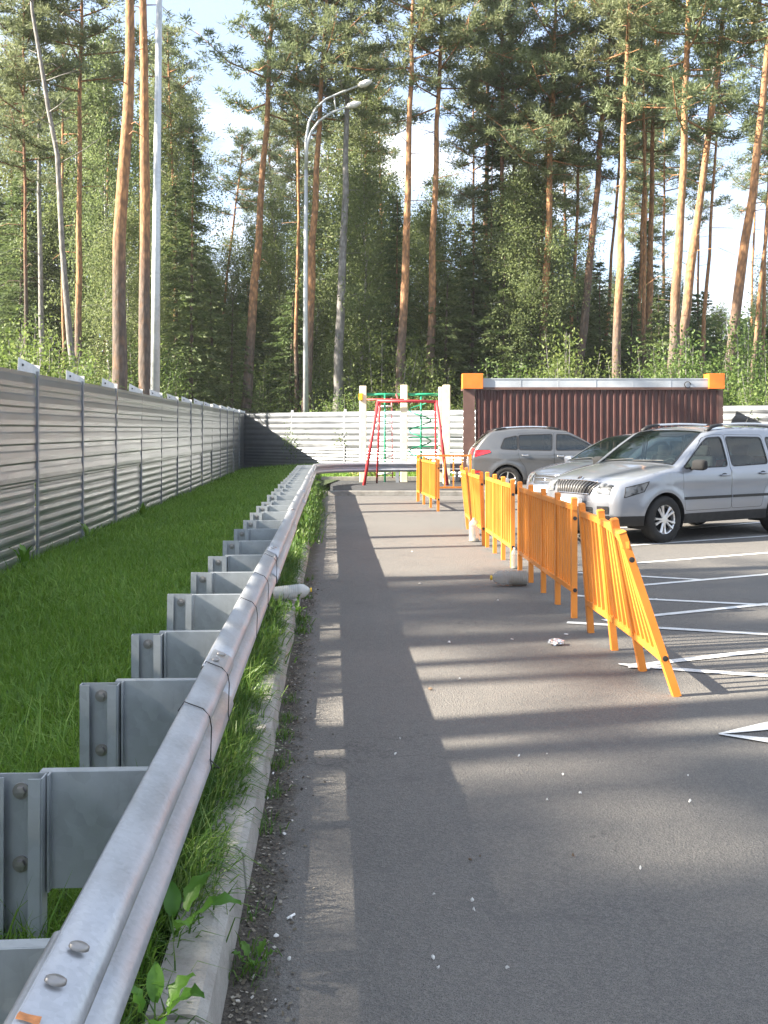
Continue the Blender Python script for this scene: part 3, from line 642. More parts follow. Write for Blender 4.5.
class Car:
    def __init__(s, p): 
        s.p = p; s.O, s.K = catmull(p['outline']); O = s.O
        t = np.gradient(O, axis=0); t /= np.linalg.norm(t, axis=1, keepdims=True); s.NN = np.stack([-t[:, 1], t[:, 0]], 1)*-1
        # outline runs front-bottom -> up -> roof -> rear-bottom, so the outside is to the right of travel
        s.NN = np.stack([t[:, 1], -t[:, 0]], 1)
        s.hw = s.W(O[:, 0], O[:, 1]); s.crown = np.interp(np.arange(len(O)), [s.K[k] for k, v in p['crown']], [v for k, v in p['crown']])
    def W(s, x, z, rnd=True):
        p = s.p; x = np.asarray(x, float); z = np.asarray(z, float); w = np.full(x.shape, p['hw'], float)
        tf = np.clip((x-p['xf'])/(p['x1']-p['xf']), 0, 1); tr = np.clip((p['xr']-x)/(p['xr']-p['x0']), 0, 1)
        w -= p['tf']*tf**2.3+p['tr']*tr**2.3
        zb = p['belt']; w -= .05*np.clip((.62-z)/.4, 0, 1)**2; w += .010*np.exp(-((z-.86*zb)/.05)**2)
        u = np.clip(z-zb, 0, None); w -= .018*np.clip(u/.03, 0, 1)*(u > 0)+p['tum']*u+.10*u*u
        # flares over the wheels
        for xw in (p['wf'], p['wr']):
            r = np.hypot(x-xw, z-p['rw']); w += .016*np.exp(-((r-p['ra']-.03)/.07)**2)*(z < zb)
        if rnd:
            O = s.O; dmin = np.full(x.shape, 9.)
            for i in range(len(O)-1):
                a, b = O[i], O[i+1]; ab = b-a; L2 = max(ab@ab, 1e-9); t = np.clip(((x-a[0])*ab[0]+(z-a[1])*ab[1])/L2, 0, 1)
                dmin = np.minimum(dmin, np.hypot(x-a[0]-t*ab[0], z-a[1]-t*ab[1]))
            rr = p['rr']+.06*tf; q = np.clip(1-dmin/rr, 0, 1); w -= rr*(1-np.sqrt(np.clip(1-q*q, 0, 1)))
        return w
    def wrap(s, i, t, off=0.0):
        i = min(max(i, 0), len(s.O)-1); k = int(min(i, len(s.O)-2)); f = i-k
        o = s.O[k]*(1-f)+s.O[k+1]*f; n = s.NN[k]*(1-f)+s.NN[k+1]*f; h = s.hw[k]*(1-f)+s.hw[k+1]*f; c = s.crown[k]*(1-f)+s.crown[k+1]*f
        e = c*(1-abs(t)**2.4)+off; return Vector((o[0]+n[0]*e, h*t, o[1]+n[1]*e))
    def patch(s, i0, i1, t0, t1, off, ni=8, nj=10, taper=None):
        rows = []
        for a in range(ni+1):
            i = i0+(i1-i0)*a/ni; f = a/ni; ta, tb = (t0, t1) if taper is None else (t0+(taper[0]-t0)*f, t1+(taper[1]-t1)*f)
            rows.append([s.wrap(i, ta+(tb-ta)*b/nj, off) for b in range(nj+1)])
        return rows
    def side(s, poly, side_, off, spacing=.05, rings=False):
        poly = densify(poly, spacing); x0, z0 = poly.min(0); x1, z1 = poly.max(0); pts = [tuple(p) for p in poly]; n = len(poly)
        edges = [(i, (i+1) % n) for i in range(n)]; gx, gz = np.meshgrid(np.arange(x0, x1, spacing)+.013, np.arange(z0, z1, spacing)+.011); gx, gz = gx.ravel(), gz.ravel()
        k = inpoly(gx, gz, poly); pts += list(zip(gx[k], gz[k]))
        r = delaunay_2d_cdt([Vector(q) for q in pts], edges, [], 0, 1e-5); V = np.array([tuple(v) for v in r[0]]); F = np.array(r[2]); c = V[F].mean(1); F = F[inpoly(c[:, 0], c[:, 1], poly)]
        w = s.W(V[:, 0], V[:, 1])+off; return [(a, side_*b, c_) for (a, c_), b in zip(V, w)], [tuple(f) for f in F]
def build_car(p, label, loc, rz, paint, glassm, group=None):
    C = Car(p); K = C.K; root = empty(p['name'], loc, label, 'car', group, rz); O = C.O
    # ---- side polygon with wheel arches
    zb0 = p['zs']; ra = p['ra']; rw = p['rw']
    poly = [tuple(q) for q in O]; 
    def arch(xw):
        h = zb0-rw; a0 = math.asin(h/ra); ang = np.linspace(math.pi-a0, a0, 26); return [(xw+ra*math.cos(t), rw+ra*math.sin(t)) for t in ang]
    bottom = [(O[-1][0]+.02, zb0)]+arch(p['wr'])+[(q_, zb0) for q_ in np.linspace(p['wr']+ra+.1, p['wf']-ra-.1, 14)]+arch(p['wf'])+[(O[0][0]-.02, zb0)]
    poly = poly+bottom; PL = np.array(poly); n = len(PL); pts = [tuple(q) for q in PL]; edges = [(i, (i+1) % n) for i in range(n)]
    def addloop(L_, closed=True):
        b = len(pts); pts.extend([tuple(q) for q in L_]); m_ = len(L_); edges.extend([(b+i, b+(i+1) % m_) for i in range(m_ if closed else m_-1)])
    wins = [densify(roundpoly(w, .045), .05) for w in p['windows']]; doors = [densify(roundpoly(d_, .05), .06) for d_ in p['doors']]; dins = [inset(d_, .0045) for d_ in doors]; trims = [inset(w, -.022) for w in wins]
    lamps_ = [densify(q[5], .04) if q[5] is not None else None for q in p['lamps']]
    for L_ in wins+doors+dins+trims+[q for q in lamps_ if q is not None]: addloop(L_)
    if p.get('clad'): addloop([(x_, p['clad']) for x_ in np.arange(O[:, 0].min()-.1, O[:, 0].max()+.1, .05)], False)
    for q in (.12, .3, .55, .85, 1.1):
        rg = O - C.NN*(p['rr']*q+.0005); k = inpoly(rg[:, 0], rg[:, 1], PL); pts.extend([tuple(v_) for v_ in rg[k]])
    for xw in (p['wf'], p['wr']):
        for rr_ in (.025, .06, .11):
            pts.extend([(xw+(ra+rr_)*math.cos(t), rw+(ra+rr_)*math.sin(t)) for t in np.linspace(.0, math.pi, 22) if inpoly(np.array([xw+(ra+rr_)*math.cos(t)]), np.array([rw+(ra+rr_)*math.sin(t)]), PL)[0]])
    gx, gz = np.meshgrid(np.arange(O[:, 0].min(), O[:, 0].max(), .065)+.01, np.arange(zb0, O[:, 1].max(), .055)+.01); gx, gz = gx.ravel(), gz.ravel(); k = inpoly(gx, gz, PL); pts += list(zip(gx[k], gz[k]))
    r = delaunay_2d_cdt([Vector(q) for q in pts], edges, [], 0, 1e-4); V = np.array([tuple(v_) for v_ in r[0]]); F = np.array(r[2]); c = V[F].mean(1); cx, cz = c[:, 0], c[:, 1]
    ok = inpoly(cx, cz, PL); cls = np.zeros(len(F), int)             # 0 body, 1.. doors, -1 window, -2 gap, -3 trim
    for i, (d_, di) in enumerate(zip(doors, dins)):
        cls[inpoly(cx, cz, d_)] = -2; cls[inpoly(cx, cz, di)] = i+1
    for t_ in trims: cls[inpoly(cx, cz, t_)] = -3
    for w_ in wins: cls[inpoly(cx, cz, w_)] = -1
    for i, q in enumerate(lamps_):
        if q is not None: cls[inpoly(cx, cz, q)] = -20-i
    cls[~ok] = -9; w0 = C.W(V[:, 0], V[:, 1]); clad = p.get('clad') or 0
    def sub(mask, sd, off, name, mat, parent, smooth=True):
        f = F[mask]
        if not len(f): return None
        used, inv = np.unique(f, return_inverse=True); inv = inv.reshape(f.shape); mb = MB(); vs = [(V[u][0], sd*(w0[u]+off), V[u][1]) for u in used]
        fs = [tuple(t) if sd < 0 else tuple(t[::-1]) for t in inv]; mb.add(vs, fs); return mb.build(name, mat, parent, smooth)
    # body: wrap strip + both sides
    tv = [-1, -.97, -.92, -.84, -.7, -.5, -.25, 0, .25, .5, .7, .84, .92, .97, 1]
    ws, we, rs, re_ = K['cowl'], K['roof_front'], K['roof_rear'], K['glass_bottom']
    mb = MB()
    def inwin(i, j):
        lo_, hi = min(i, i+1), i
        return (ws <= i < we or rs <= i < re_) and 2 <= j < len(tv)-3
    g_ = [[C.wrap(i, t) for t in tv] for i in range(len(O))]; cl_ = MB()
    for i in range(len(O)-1):
        for j in range(len(tv)-1):
            if inwin(i, j): continue
            (cl_ if clad and (O[i][1]+O[i+1][1])/2 < clad else mb).add([g_[i][j], g_[i+1][j], g_[i+1][j+1], g_[i][j+1]], [(0, 1, 2, 3)])
    for sd in (-1, 1):
        f = F[(cls == 0) & ((cz >= clad) | False)]; used, inv = np.unique(f, return_inverse=True); inv = inv.reshape(f.shape)
        mb.add([(V[u][0], sd*w0[u], V[u][1]) for u in used], [tuple(t) if sd < 0 else tuple(t[::-1]) for t in inv])
    body = mb.build('body', paint, root, True, weld=True)
    if cl_.v: cl_.build('bumper_cladding', M_BLACKP, body, True, weld=True)
    for sd in (-1, 1):
        if clad: sub((cls >= 0) & (cz < clad), sd, .006, 'sill_cladding', M_BLACKP, body)
        sub(cls == -2, sd, -.012, 'door_seal', M_DARKIN, body); sub(cls == -3, sd, .002, 'window_trim', M_BLACKP, body)
        for i in range(len(doors)):
            dm = sub((cls == i+1) & (cz >= clad), sd, .0, 'door', paint, root)
            if dm is None: continue
            hx, hz = p['handles'][i]; y = float(C.W(np.array([hx]), np.array([hz]))[0])
            hb = MB(); hb.tube([(hx-.09, sd*(y+.004), hz), (hx-.07, sd*(y+.035), hz+.004), (hx+.07, sd*(y+.035), hz+.004), (hx+.09, sd*(y+.004), hz)], [.012, .016, .016, .012], 8); hb.build('handle', p.get('handle_mat', paint), dm, True)
            hb = MB(); Mx = Matrix.Translation((hx, sd*(y+.001), hz)) @ Matrix.Rotation(R(-90*sd), 4, 'X') @ Matrix.Diagonal((1.5, .8, 1, 1)); hb.lathe([(.045, 0), (.0005, .002)], 14, Mx); hb.build('handle_recess', M_DARKIN, dm)
            if p.get('mould'):
                vs_, fs_ = C.side([(p['doors'][i][0][0]*0+min(q[0] for q in p['doors'][i])+.02 if i else min(q[0] for q in p['doors'][i])+.02, p['mould']-.02), (max(q[0] for q in p['doors'][i])-.03, p['mould']-.02), (max(q[0] for q in p['doors'][i])-.03, p['mould']+.02), (min(q[0] for q in p['doors'][i])+.02, p['mould']+.02)], sd, .012)
                hb = MB(); hb.add(vs_, fs_); hb.build('side_moulding', M_BLACKP, dm, True)
        for wi in range(len(wins)):
            f = F[inpoly(cx, cz, wins[wi])]; used, inv = np.unique(f, return_inverse=True); inv = inv.reshape(f.shape); wb = MB(); wb.add([(V[u][0], sd*(w0[u]-.006), V[u][1]) for u in used], [tuple(t) for t in inv])
            wb.build('side_window', glassm[wi] if isinstance(glassm, list) else glassm, body, True)
        # wheel wells
        for xw in (p['wf'], p['wr']):
            mb = MB(); ang = np.linspace(-.35, math.pi+.35, 28); 
            rows = []
            for dy in (0.004, -.05, -.32):
                rw_ = []
                for t in ang:
                    x_, z_ = xw+(ra-.0)*math.cos(t), rw+ra*math.sin(t); y = float(C.W(np.array([x_]), np.array([max(z_, zb0)]))[0]); rw_.append((x_, sd*(y+dy), z_))
                rows.append(rw_)
            mb.sheet(rows); b_ = len(mb.v); mb.add([(x_, y_, z_) for x_, y_, z_ in rows[-1]]+[(xw, rows[-1][0][1], rw)], [(i, i+1, len(ang)) for i in range(len(ang)-1)]); mb.build('wheel_well', M_DARKIN, body)
            # edge lip
            if p.get('archtrim'):
                mb = MB(); an2 = np.linspace(math.asin((zb0-rw)/ra)*1.0, math.pi-math.asin((zb0-rw)/ra), 26); rr2 = []
                for dr_ in (-.004, .045):
                    rr2.append([(xw+(ra+dr_)*math.cos(t), sd*(float(C.W(np.array([xw+(ra+dr_)*math.cos(t)]), np.array([rw+(ra+dr_)*math.sin(t)]), False)[0])+.007), rw+(ra+dr_)*math.sin(t)) for t in an2])
                mb.sheet(rr2); mb.build('arch_trim', M_BLACKP, body, True)
    # underside and floor
    mb = MB(); x0, x1 = O[:, 0].min()+.12, O[:, 0].max()-.12; mb.box(((x0+x1)/2, 0, zb0+.03), (x1-x0, p['hw']*2-.44, .05)); mb.build('underbody', M_DARKIN, body)
    # screens
    for (a, b, nm) in ((ws, we, 'windscreen'), (rs, re_, 'rear_window')):
        mb = MB(); mb.sheet([[C.wrap(i, t, -.004) for t in tv[2:-2]] for i in range(a, b+1)]); mb.build(nm, glassm[0] if isinstance(glassm, list) else glassm, body, True)
        mb = MB(); 
        for (i0, i1, t0, t1) in ((a, b, -.925, -.89), (a, b, .89, .925), (a, a+.8, -.92, .92), (b-.8, b, -.92, .92)): mb.sheet(C.patch(i0, i1, t0, t1, .0015))
        mb.build('screen_seal', M_BLACKP, body, True)
    # wipers
    mb = MB()
    for (t0, t1) in ((-.75, -.05), (-.02, .68)): mb.tube([C.wrap(ws+.2+1.3*f, t0+(t1-t0)*f, .018) for f in np.linspace(0, 1, 5)], .008, 5)
    mb.build('wiper', M_BLACKP, body)
    # seats, dashboard, wheel
    sx = p['seat']
    for (x_, y_) in ((sx, .37), (sx, -.37), (sx-.85, .40), (sx-.85, -.40)):
        mb = MB(); mb.box((x_, y_, .62), (.5, .48, .16), None, .05); mb.box((x_-.30, y_, .92), (.14, .48, .58), Matrix.Rotation(R(-14), 3, 'Y'), .05); mb.box((x_-.36, y_, 1.28), (.09, .26, .17), Matrix.Rotation(R(-10), 3, 'Y'), .035); mb.build('seat', M_SEAT, root, True)
    cw = O[ws]; mb = MB(); mb.box((cw[0]-.42, 0, cw[1]-.20), (.55, 1.40, .28), None, .06); mb.build('dashboard', M_SEAT, root, True)
    mb = MB(); Mx = Matrix.Translation((sx+.38, .36, cw[1]-.08)) @ Matrix.Rotation(R(65), 4, 'Y'); mb.tube([Mx @ Vector((.18*math.cos(t), .18*math.sin(t), 0)) for t in np.linspace(0, 2*math.pi, 20)], .014, 6, False); mb.build('steering_wheel', M_SEAT, root, True)
    # rear wall of the cabin lower half so one does not look through the boot
    mb = MB(); mb.box((sx-1.28, 0, .72), (.05, 1.35, .55)); mb.box((0, 0, .42), (2.4, 1.4, .06)); mb.build('cabin_floor', M_DARKIN, body)
    # wheels
    for xw in (p['wf'], p['wr']):
        for sd in (-1, 1):
            yo = p['track']/2; R0 = rw*1.0; w_ = .215
            we_ = bpy.data.objects.new('wheel', None)
            mb = MB(); prof = [(R0*.62, -w_*.42), (R0*.70, -w_/2), (R0*.90, -w_/2*.98), (R0*.975, -w_*.40), (R0, -w_*.26), (R0, w_*.26), (R0*.975, w_*.40), (R0*.90, w_/2*.98), (R0*.70, w_/2), (R0*.62, w_*.42)]
            mb.lathe(prof, 40, axis='y'); mb.lathe([(R0*.62, w_*.42), (R0*.60, 0), (R0*.62, -w_*.42)], 40, axis='y')
            ty = mb.build('wheel', M_TYRE, root, True); ty.location = (xw, sd*(yo), R0)
            mb = MB(); yf = sd*w_*.40
            mb.lathe([(R0*.625, yf), (R0*.60, yf*.96), (R0*.575, yf*.8), (R0*.56, yf*.2)], 40, axis='y'); rim = mb.build('rim', M_ALLOY, ty, True)
            mb = MB(); mb.lathe([(R0*.57, yf*.25), (.0005, yf*.25)], 32, axis='y'); mb.build('brake_disc', M_DARKIN, rim)
            mb = MB()
            for k_ in range(p.get('spokes', 10)):
                a_ = 2*math.pi*(k_+(.0 if not p.get('pairs') else (.16 if k_ % 2 else -.16)))/p.get('spokes', 10); a_ += .2
                c1, s1 = math.cos(a_), math.sin(a_); i_ = Vector((c1*.05, yf*.82, s1*.05)); o_ = Vector((c1*R0*.60, yf*.93, s1*R0*.60)); mb.tube([i_, i_.lerp(o_, .5), o_], [.020, .016, .024], 6, True, (0, 1, 0))
            mb.lathe([(.062, yf*.80), (.058, yf*.98), (.0005, yf*1.02)], 20, axis='y'); mb.build('spokes', M_ALLOY, rim)
    # grille, lamps, bumper
    for d_ in p['front']: 
        kind, i0, i1, t0, t1 = d_[:5]; i0 += 0; tp = d_[5] if len(d_) > 5 else None
        if kind == 'grille':
            mb = MB(); mb.sheet(C.patch(i0, i1, t0, t1, .004, taper=tp)); gl = mb.build('grille', M_BLACKP, body, True)
            mb = MB(); ns = p.get('slats', 19)
            if ns > 0:
                for k_ in range(ns+1):
                    f = k_/ns; ta = t0+(t1-t0)*f; tb = (tp[0]+(tp[1]-tp[0])*f) if tp else ta; mb.tube([C.wrap(i0+.1, ta, .014), C.wrap((i0+i1)/2, (ta+tb)/2, .02), C.wrap(i1-.1, tb, .014)], .0055, 5)
            else:
                for f in (.15, .5, .85): mb.tube([C.wrap(i0+(i1-i0)*f, t0+(t1-t0)*k_/12, .014) for k_ in range(13)], .011, 5)
            mb.build('grille_bars', M_CHROME if p.get('slats', 19) <= 0 else p.get('slat_mat', M_ALLOY), gl, True)
            mb = MB(); lp_ = [C.wrap(i1, (tp or (t0, t1))[0]+((tp or (t0, t1))[1]-(tp or (t0, t1))[0])*k_/14, .014) for k_ in range(15)]; mb.tube(lp_, .012, 6); lp_ = [C.wrap(i0, t0+(t1-t0)*k_/14, .012) for k_ in range(15)]; mb.tube(lp_, .009, 6); mb.build('grille_surround', M_CHROME, gl, True)
        elif kind == 'intake':
            mb = MB(); mb.sheet(C.patch(i0, i1, t0, t1, .004)); it = mb.build('lower_grille', M_BLACKP, body, True)
            mb = MB()
            for f in (.2, .5, .8): mb.tube([C.wrap(i0+(i1-i0)*f, t0+(t1-t0)*k_/12, .010) for k_ in range(13)], .006, 5)
            mb.build('grille_bars', M_SEAT, it)
        elif kind == 'plate':
            A, B, C_, D_ = C.wrap(i0, t0, .02), C.wrap(i0, t1, .02), C.wrap(i1, t1, .02), C.wrap(i1, t0, .02); xx = max(A.x, D_.x)+.03; mb = MB(); mb.box((xx, 0, (A.z+D_.z)/2), (.012, .52, .112), None, .003); mb.build('number_plate', M_PLATE, body)
        elif kind == 'badge':
            q = C.wrap(i0, 0, .012); mb = MB(); n_ = (C.wrap(i0, 0, .1)-C.wrap(i0, 0, 0)).normalized(); Mx = Matrix.Translation(q) @ n_.to_track_quat('Z', 'Y').to_matrix().to_4x4(); mb.lathe([(.045, 0), (.045, .008), (.038, .010)], 24, Mx); bd_ = mb.build('badge', M_CHROME, body, True)
            mb = MB(); mb.lathe([(.037, .006), (.0005, .007)], 20, Mx); mb.build('badge_disc', M_BLACKP, bd_); mb = MB(); mb.box(Mx @ Vector((0, 0, .009)), (.010, .012, .05)); mb.box(Mx @ Vector((.0, .012, .012)), (.008, .035, .012)); mb.build('badge_mark', M_CHROME, bd_)
    for sd in (-1, 1):
        for li, (nm, mat, i0, i1, t0, poly_) in enumerate(p['lamps']):
            mb = MB(); 
            if i0 is not None: mb.sheet(C.patch(i0, i1, t0*sd, 1.0*sd, .012, nj=8))
            if poly_ is not None:
                f = F[cls == -20-li]; used, inv = np.unique(f, return_inverse=True); inv = inv.reshape(f.shape); mb.add([(V[u][0], sd*(w0[u]+.001), V[u][1]) for u in used], [tuple(t) if sd < 0 else tuple(t[::-1]) for t in inv])
            lmp = mb.build(nm, mat, body, True)
            if poly_ is not None:
                q = densify(poly_, .03); ww = C.W(q[:, 0], q[:, 1]); q2_ = [Vector((a_[0], sd*(b_+.003), a_[1])) for a_, b_ in zip(q, ww)]; hb = MB(); hb.tube(q2_+[q2_[0]], .0055, 5); hb.build('lamp_seal', M_BLACKP, lmp, True)
        # mirror
        mx_, mz_ = p['mirror']; y = float(C.W(np.array([mx_]), np.array([mz_]))[0]); mb = MB(); Mr = Matrix.Rotation(R(8), 3, 'Y'); mb.box((mx_, sd*(y+.14), mz_+.06), (.13, .22, .15), Mr, .045); mb.tube([(mx_+.02, sd*(y-.01), mz_), (mx_+.01, sd*(y+.09), mz_+.02)], .028, 8); mb.build('door_mirror', p.get('mirror_mat', M_BLACKP), root, True)
    # roof rails
    if p.get('rails'):
        for sd in (-1, 1):
            xa, xb, hz = p['rails']; mb = MB(); pp = []
            for f in np.linspace(0, 1, 16):
                x_ = xa+(xb-xa)*f; i_ = int(np.argmin(np.abs(O[:, 0]-x_)+(O[:, 1] < 1.3)*9)); q = C.wrap(i_, .95*sd, 0); e = min(1, f/.14, (1-f)/.14); q.x = x_; q.z += hz*math.sqrt(max(0, 1-(1-e)**2))+.0; pp.append(q)
            mb.tube(pp, .019, 8); rr_ = mb.build('roof_rail', p.get('rail_mat', M_ALLOY), body, True)
            mb = MB()
            for kk in (0, 1): 
                seg = pp[:4] if kk == 0 else pp[-4:]; mb.tube([q+Vector((0, 0, -.004)) for q in seg], [.034, .03, .026, .021] if kk == 0 else [.021, .026, .03, .034], 8)
            mb.build('rail_foot', M_BLACKP, rr_, True)
    if p.get('antenna'):
        q = C.wrap(K['roof_rear']-4, 0, 0); mb = MB(); mb.tube([q, q+Vector((-.22, 0, .30))], [.012, .004], 6); mb.build('antenna', M_BLACKP, body, True)
    return root, C
yeti = dict(name='parked_car', hw=.895, xf=1.15, x1=2.15, xr=-1.45, x0=-2.07, tf=.17, tr=.07, belt=1.0, tum=.20, wf=1.29, wr=-1.29, rw=.335, ra=.385, rr=.055, zs=.26, clad=.40, track=1.58,
    outline=[(2.02, .24, 'start'), (2.10, .34), (2.12, .50, 'bump'), (2.12, .62, 'g0'), (2.095, .75, 'g1'), (2.04, .83, 'hood'), (1.88, .895), (1.55, .975), (1.20, 1.045), (.98, 1.085, 'cowl', 1), (.66, 1.30), (.34, 1.50), (.20, 1.565, 'roof_front', 1), (-.1, 1.615), (-.7, 1.638), (-1.3, 1.625), (-1.72, 1.575, 'roof_rear', 1), (-1.86, 1.38), (-1.98, 1.12, 'glass_bottom', 1), (-2.04, .98), (-2.07, .72), (-2.07, .5), (-2.0, .28, 'end')],
    crown=[('start', .13), ('g1', .12), ('hood', .07), ('cowl', .045), ('roof_front', .035), ('roof_rear', .03), ('glass_bottom', .06), ('end', .08)],
    windows=[[(.88, 1.06), (-.05, 1.075), (-.02, 1.485), (.28, 1.47), (.42, 1.39)], [(-.17, 1.075), (-.98, 1.10), (-.93, 1.475), (-.14, 1.485)], [(-1.10, 1.115), (-1.66, 1.16), (-1.56, 1.45), (-1.05, 1.475)]],
    doors=[[(.90, .44), (.93, .80), (.94, 1.04), (.60, 1.30), (.36, 1.49), (.2, 1.53), (-.10, 1.535), (-.11, 1.0), (-.11, .44)], [(-.11, .44), (-.11, 1.0), (-.10, 1.535), (-.97, 1.525), (-1.03, 1.10), (-1.00, .86), (-.86, .70), (-.80, .44)]],
    handles=[(.05, .93), (-.83, .945)], mould=.62, seat=.28, spokes=10, pairs=True, slats=13, slat_mat=M_STEEL, mirror_mat=M_DARKIN, mirror=(.72, 1.04), rails=(.15, -1.7, .055), rail_mat=M_ALLOY, antenna=True,
    front=[], lamps=[])
def Kof(C_, t): return C_.K[t]
C0 = Car(yeti); k = C0.K
yeti['front'] = [('grille', k['g0']+3, k['hood']-1.5, -.52, .52, (-.66, .66)), ('intake', k['start']+9, k['bump']+1, -.62, .62), ('plate', k['bump']+1, k['g0'], -.3, .3), ('badge', k['hood']+.5, 0, 0, 0)]
yeti['lamps'] = [('headlamp', M_LAMPH, k['g0']+4, k['hood']-1, .70, [(1.99, .66), (1.97, .80), (1.60, .88), (1.68, .74)]), ('fog_lamp', M_BLACKP, k['bump']-3, k['bump']+2, .74, None), ('tail_lamp', M_LAMPR, k['glass_bottom']+2, k['glass_bottom']+12, .78, [(-1.85, .80), (-2.03, .80), (-2.0, 1.10), (-1.84, 1.08)])]
build_car(yeti, 'silver SUV with roof rails and vertical-slat grille beside the nearest barriers', (4.60, 15.56, 0), R(212), M_SILVER, [M_GLASS, M_GLASS, M_GLASSD])
hatch = dict(name='parked_car', hw=.88, xf=1.1, x1=2.12, xr=-1.4, x0=-2.05, tf=.20, tr=.10, belt=.93, tum=.24, wf=1.28, wr=-1.30, rw=.315, ra=.355, rr=.06, zs=.22, clad=None, track=1.54,
    outline=[(2.0, .20, 'start'), (2.12, .32), (2.14, .46, 'bump'), (2.12, .58, 'g0'), (2.08, .70, 'g1'), (2.0, .79, 'hood'), (1.8, .86), (1.4, .94), (1.05, .99, 'cowl', 1), (.62, 1.22), (.22, 1.40), (.02, 1.46, 'roof_front', 1), (-.35, 1.50), (-.9, 1.50), (-1.3, 1.46), (-1.55, 1.40, 'roof_rear', 1), (-1.8, 1.18), (-1.93, 1.0, 'glass_bottom', 1), (-2.0, .9), (-2.04, .65), (-2.03, .45), (-1.95, .24, 'end')],
    crown=[('start', .14), ('g1', .13), ('hood', .08), ('cowl', .06), ('roof_front', .045), ('roof_rear', .04), ('glass_bottom', .07), ('end', .09)],
    windows=[[(.95, .985), (-.10, 1.0), (-.07, 1.38), (.14, 1.36), (.35, 1.28)], [(-.2, 1.0), (-1.0, 1.02), (-.95, 1.35), (-.17, 1.385)]],
    doors=[[(.95, .30), (.98, .70), (.98, .94), (.55, 1.19), (.2, 1.385), (-.13, 1.43), (-.14, .9), (-.14, .30)], [(-.14, .30), (-.14, .9), (-.13, 1.43), (-1.0, 1.40), (-1.08, 1.0), (-1.02, .82), (-.86, .66), (-.80, .30)]],
    handles=[(.02, .85), (-.86, .87)], seat=.2, spokes=7, slats=0, mirror=(.74, .97), mirror_mat=M_SILVER2, front=[], lamps=[])
C0 = Car(hatch); k = C0.K
hatch['front'] = [('grille', k['g0']+2, k['g1']+3, -.50, .50, (-.58, .58)), ('intake', k['start']+5, k['bump']-2, -.7, .7), ('plate', k['bump']+1, k['g0'], -.3, .3), ('badge', k['g1']-2, 0, 0, 0)]
hatch['lamps'] = [('headlamp', M_LAMPH, k['g0']+3, k['hood']-1, .66, [(1.93, .62), (1.92, .76), (1.60, .80), (1.68, .68)]), ('tail_lamp', M_LAMPR, k['glass_bottom']+2, k['glass_bottom']+10, .70, [(-1.75, .80), (-1.98, .80), (-1.95, .95), (-1.74, .95)])]
build_car(hatch, 'blue-grey hatchback half hidden between the silver SUV and the grey crossover', (4.76, 19.0, 0), R(211), M_SILVER2, M_GLASS)
sport = dict(name='parked_car', hw=.92, xf=1.2, x1=2.2, xr=-1.3, x0=-2.22, tf=.18, tr=.15, belt=1.03, tum=.24, wf=1.32, wr=-1.32, rw=.35, ra=.395, rr=.06, zs=.25, clad=.36, track=1.61,
    outline=[(2.08, .24, 'start'), (2.18, .36), (2.20, .52, 'bump'), (2.18, .66, 'g0'), (2.14, .80, 'g1'), (2.06, .90, 'hood'), (1.85, .98), (1.4, 1.05), (1.02, 1.10, 'cowl', 1), (.62, 1.34), (.28, 1.52), (.08, 1.585, 'roof_front', 1), (-.35, 1.63), (-.9, 1.635), (-1.4, 1.60), (-1.72, 1.545, 'roof_rear', 1), (-1.93, 1.36), (-2.10, 1.14, 'glass_bottom', 1), (-2.16, 1.02), (-2.20, .78), (-2.19, .52), (-2.10, .30, 'end')],
    crown=[('start', .13), ('g1', .12), ('hood', .07), ('cowl', .05), ('roof_front', .04), ('roof_rear', .04), ('glass_bottom', .06), ('end', .10)],
    windows=[[(.92, 1.12), (-.10, 1.10), (-.08, 1.49), (.22, 1.475), (.42, 1.39)], [(-.22, 1.10), (-1.02, 1.115), (-1.02, 1.46), (-.20, 1.49)], [(-1.07, 1.115), (-1.48, 1.14), (-1.38, 1.38), (-1.07, 1.45)]],
    doors=[[(.95, .38), (.98, .80), (.98, 1.09), (.58, 1.34), (.28, 1.53), (.0, 1.545), (-.15, 1.55), (-.16, 1.0), (-.16, .38)], [(-.16, .38), (-.16, 1.0), (-.15, 1.55), (-1.05, 1.52), (-1.05, 1.0), (-1.0, .84), (-.88, .68), (-.82, .38)]],
    handles=[(.0, .95), (-.88, .97)], handle_mat=M_CHROME, seat=.2, spokes=5, slats=0, mirror=(.72, 1.08), mirror_mat=M_GREYCAR, rails=(.0, -1.65, .04), rail_mat=M_CHROME, front=[], lamps=[])
C0 = Car(sport); k = C0.K
sport['front'] = [('grille', k['g0']+2, k['g1']+3, -.5, .5, (-.6, .6))]
sport['lamps'] = [('headlamp', M_LAMPH, k['g0']+3, k['hood']-1, .7, [(1.97, .74), (1.96, .88), (1.62, .93), (1.7, .8)]), ('tail_lamp', M_LAMPR, k['glass_bottom']+1, k['glass_bottom']+9, .62, [(-1.72, 1.04), (-2.13, .92), (-2.10, 1.10), (-1.76, 1.10)]), ('rear_reflector', M_LAMPR, k['end']-9, k['end']-6, .75, [(-1.98, .52), (-2.14, .52), (-2.14, .59), (-1.98, .59)])]
sp_, CS = build_car(sport, 'warm grey crossover seen from its side with a red tail lamp, before the brown shed', (4.42, 25.75, 0), R(-2), M_GREYCAR, M_GLASSD)

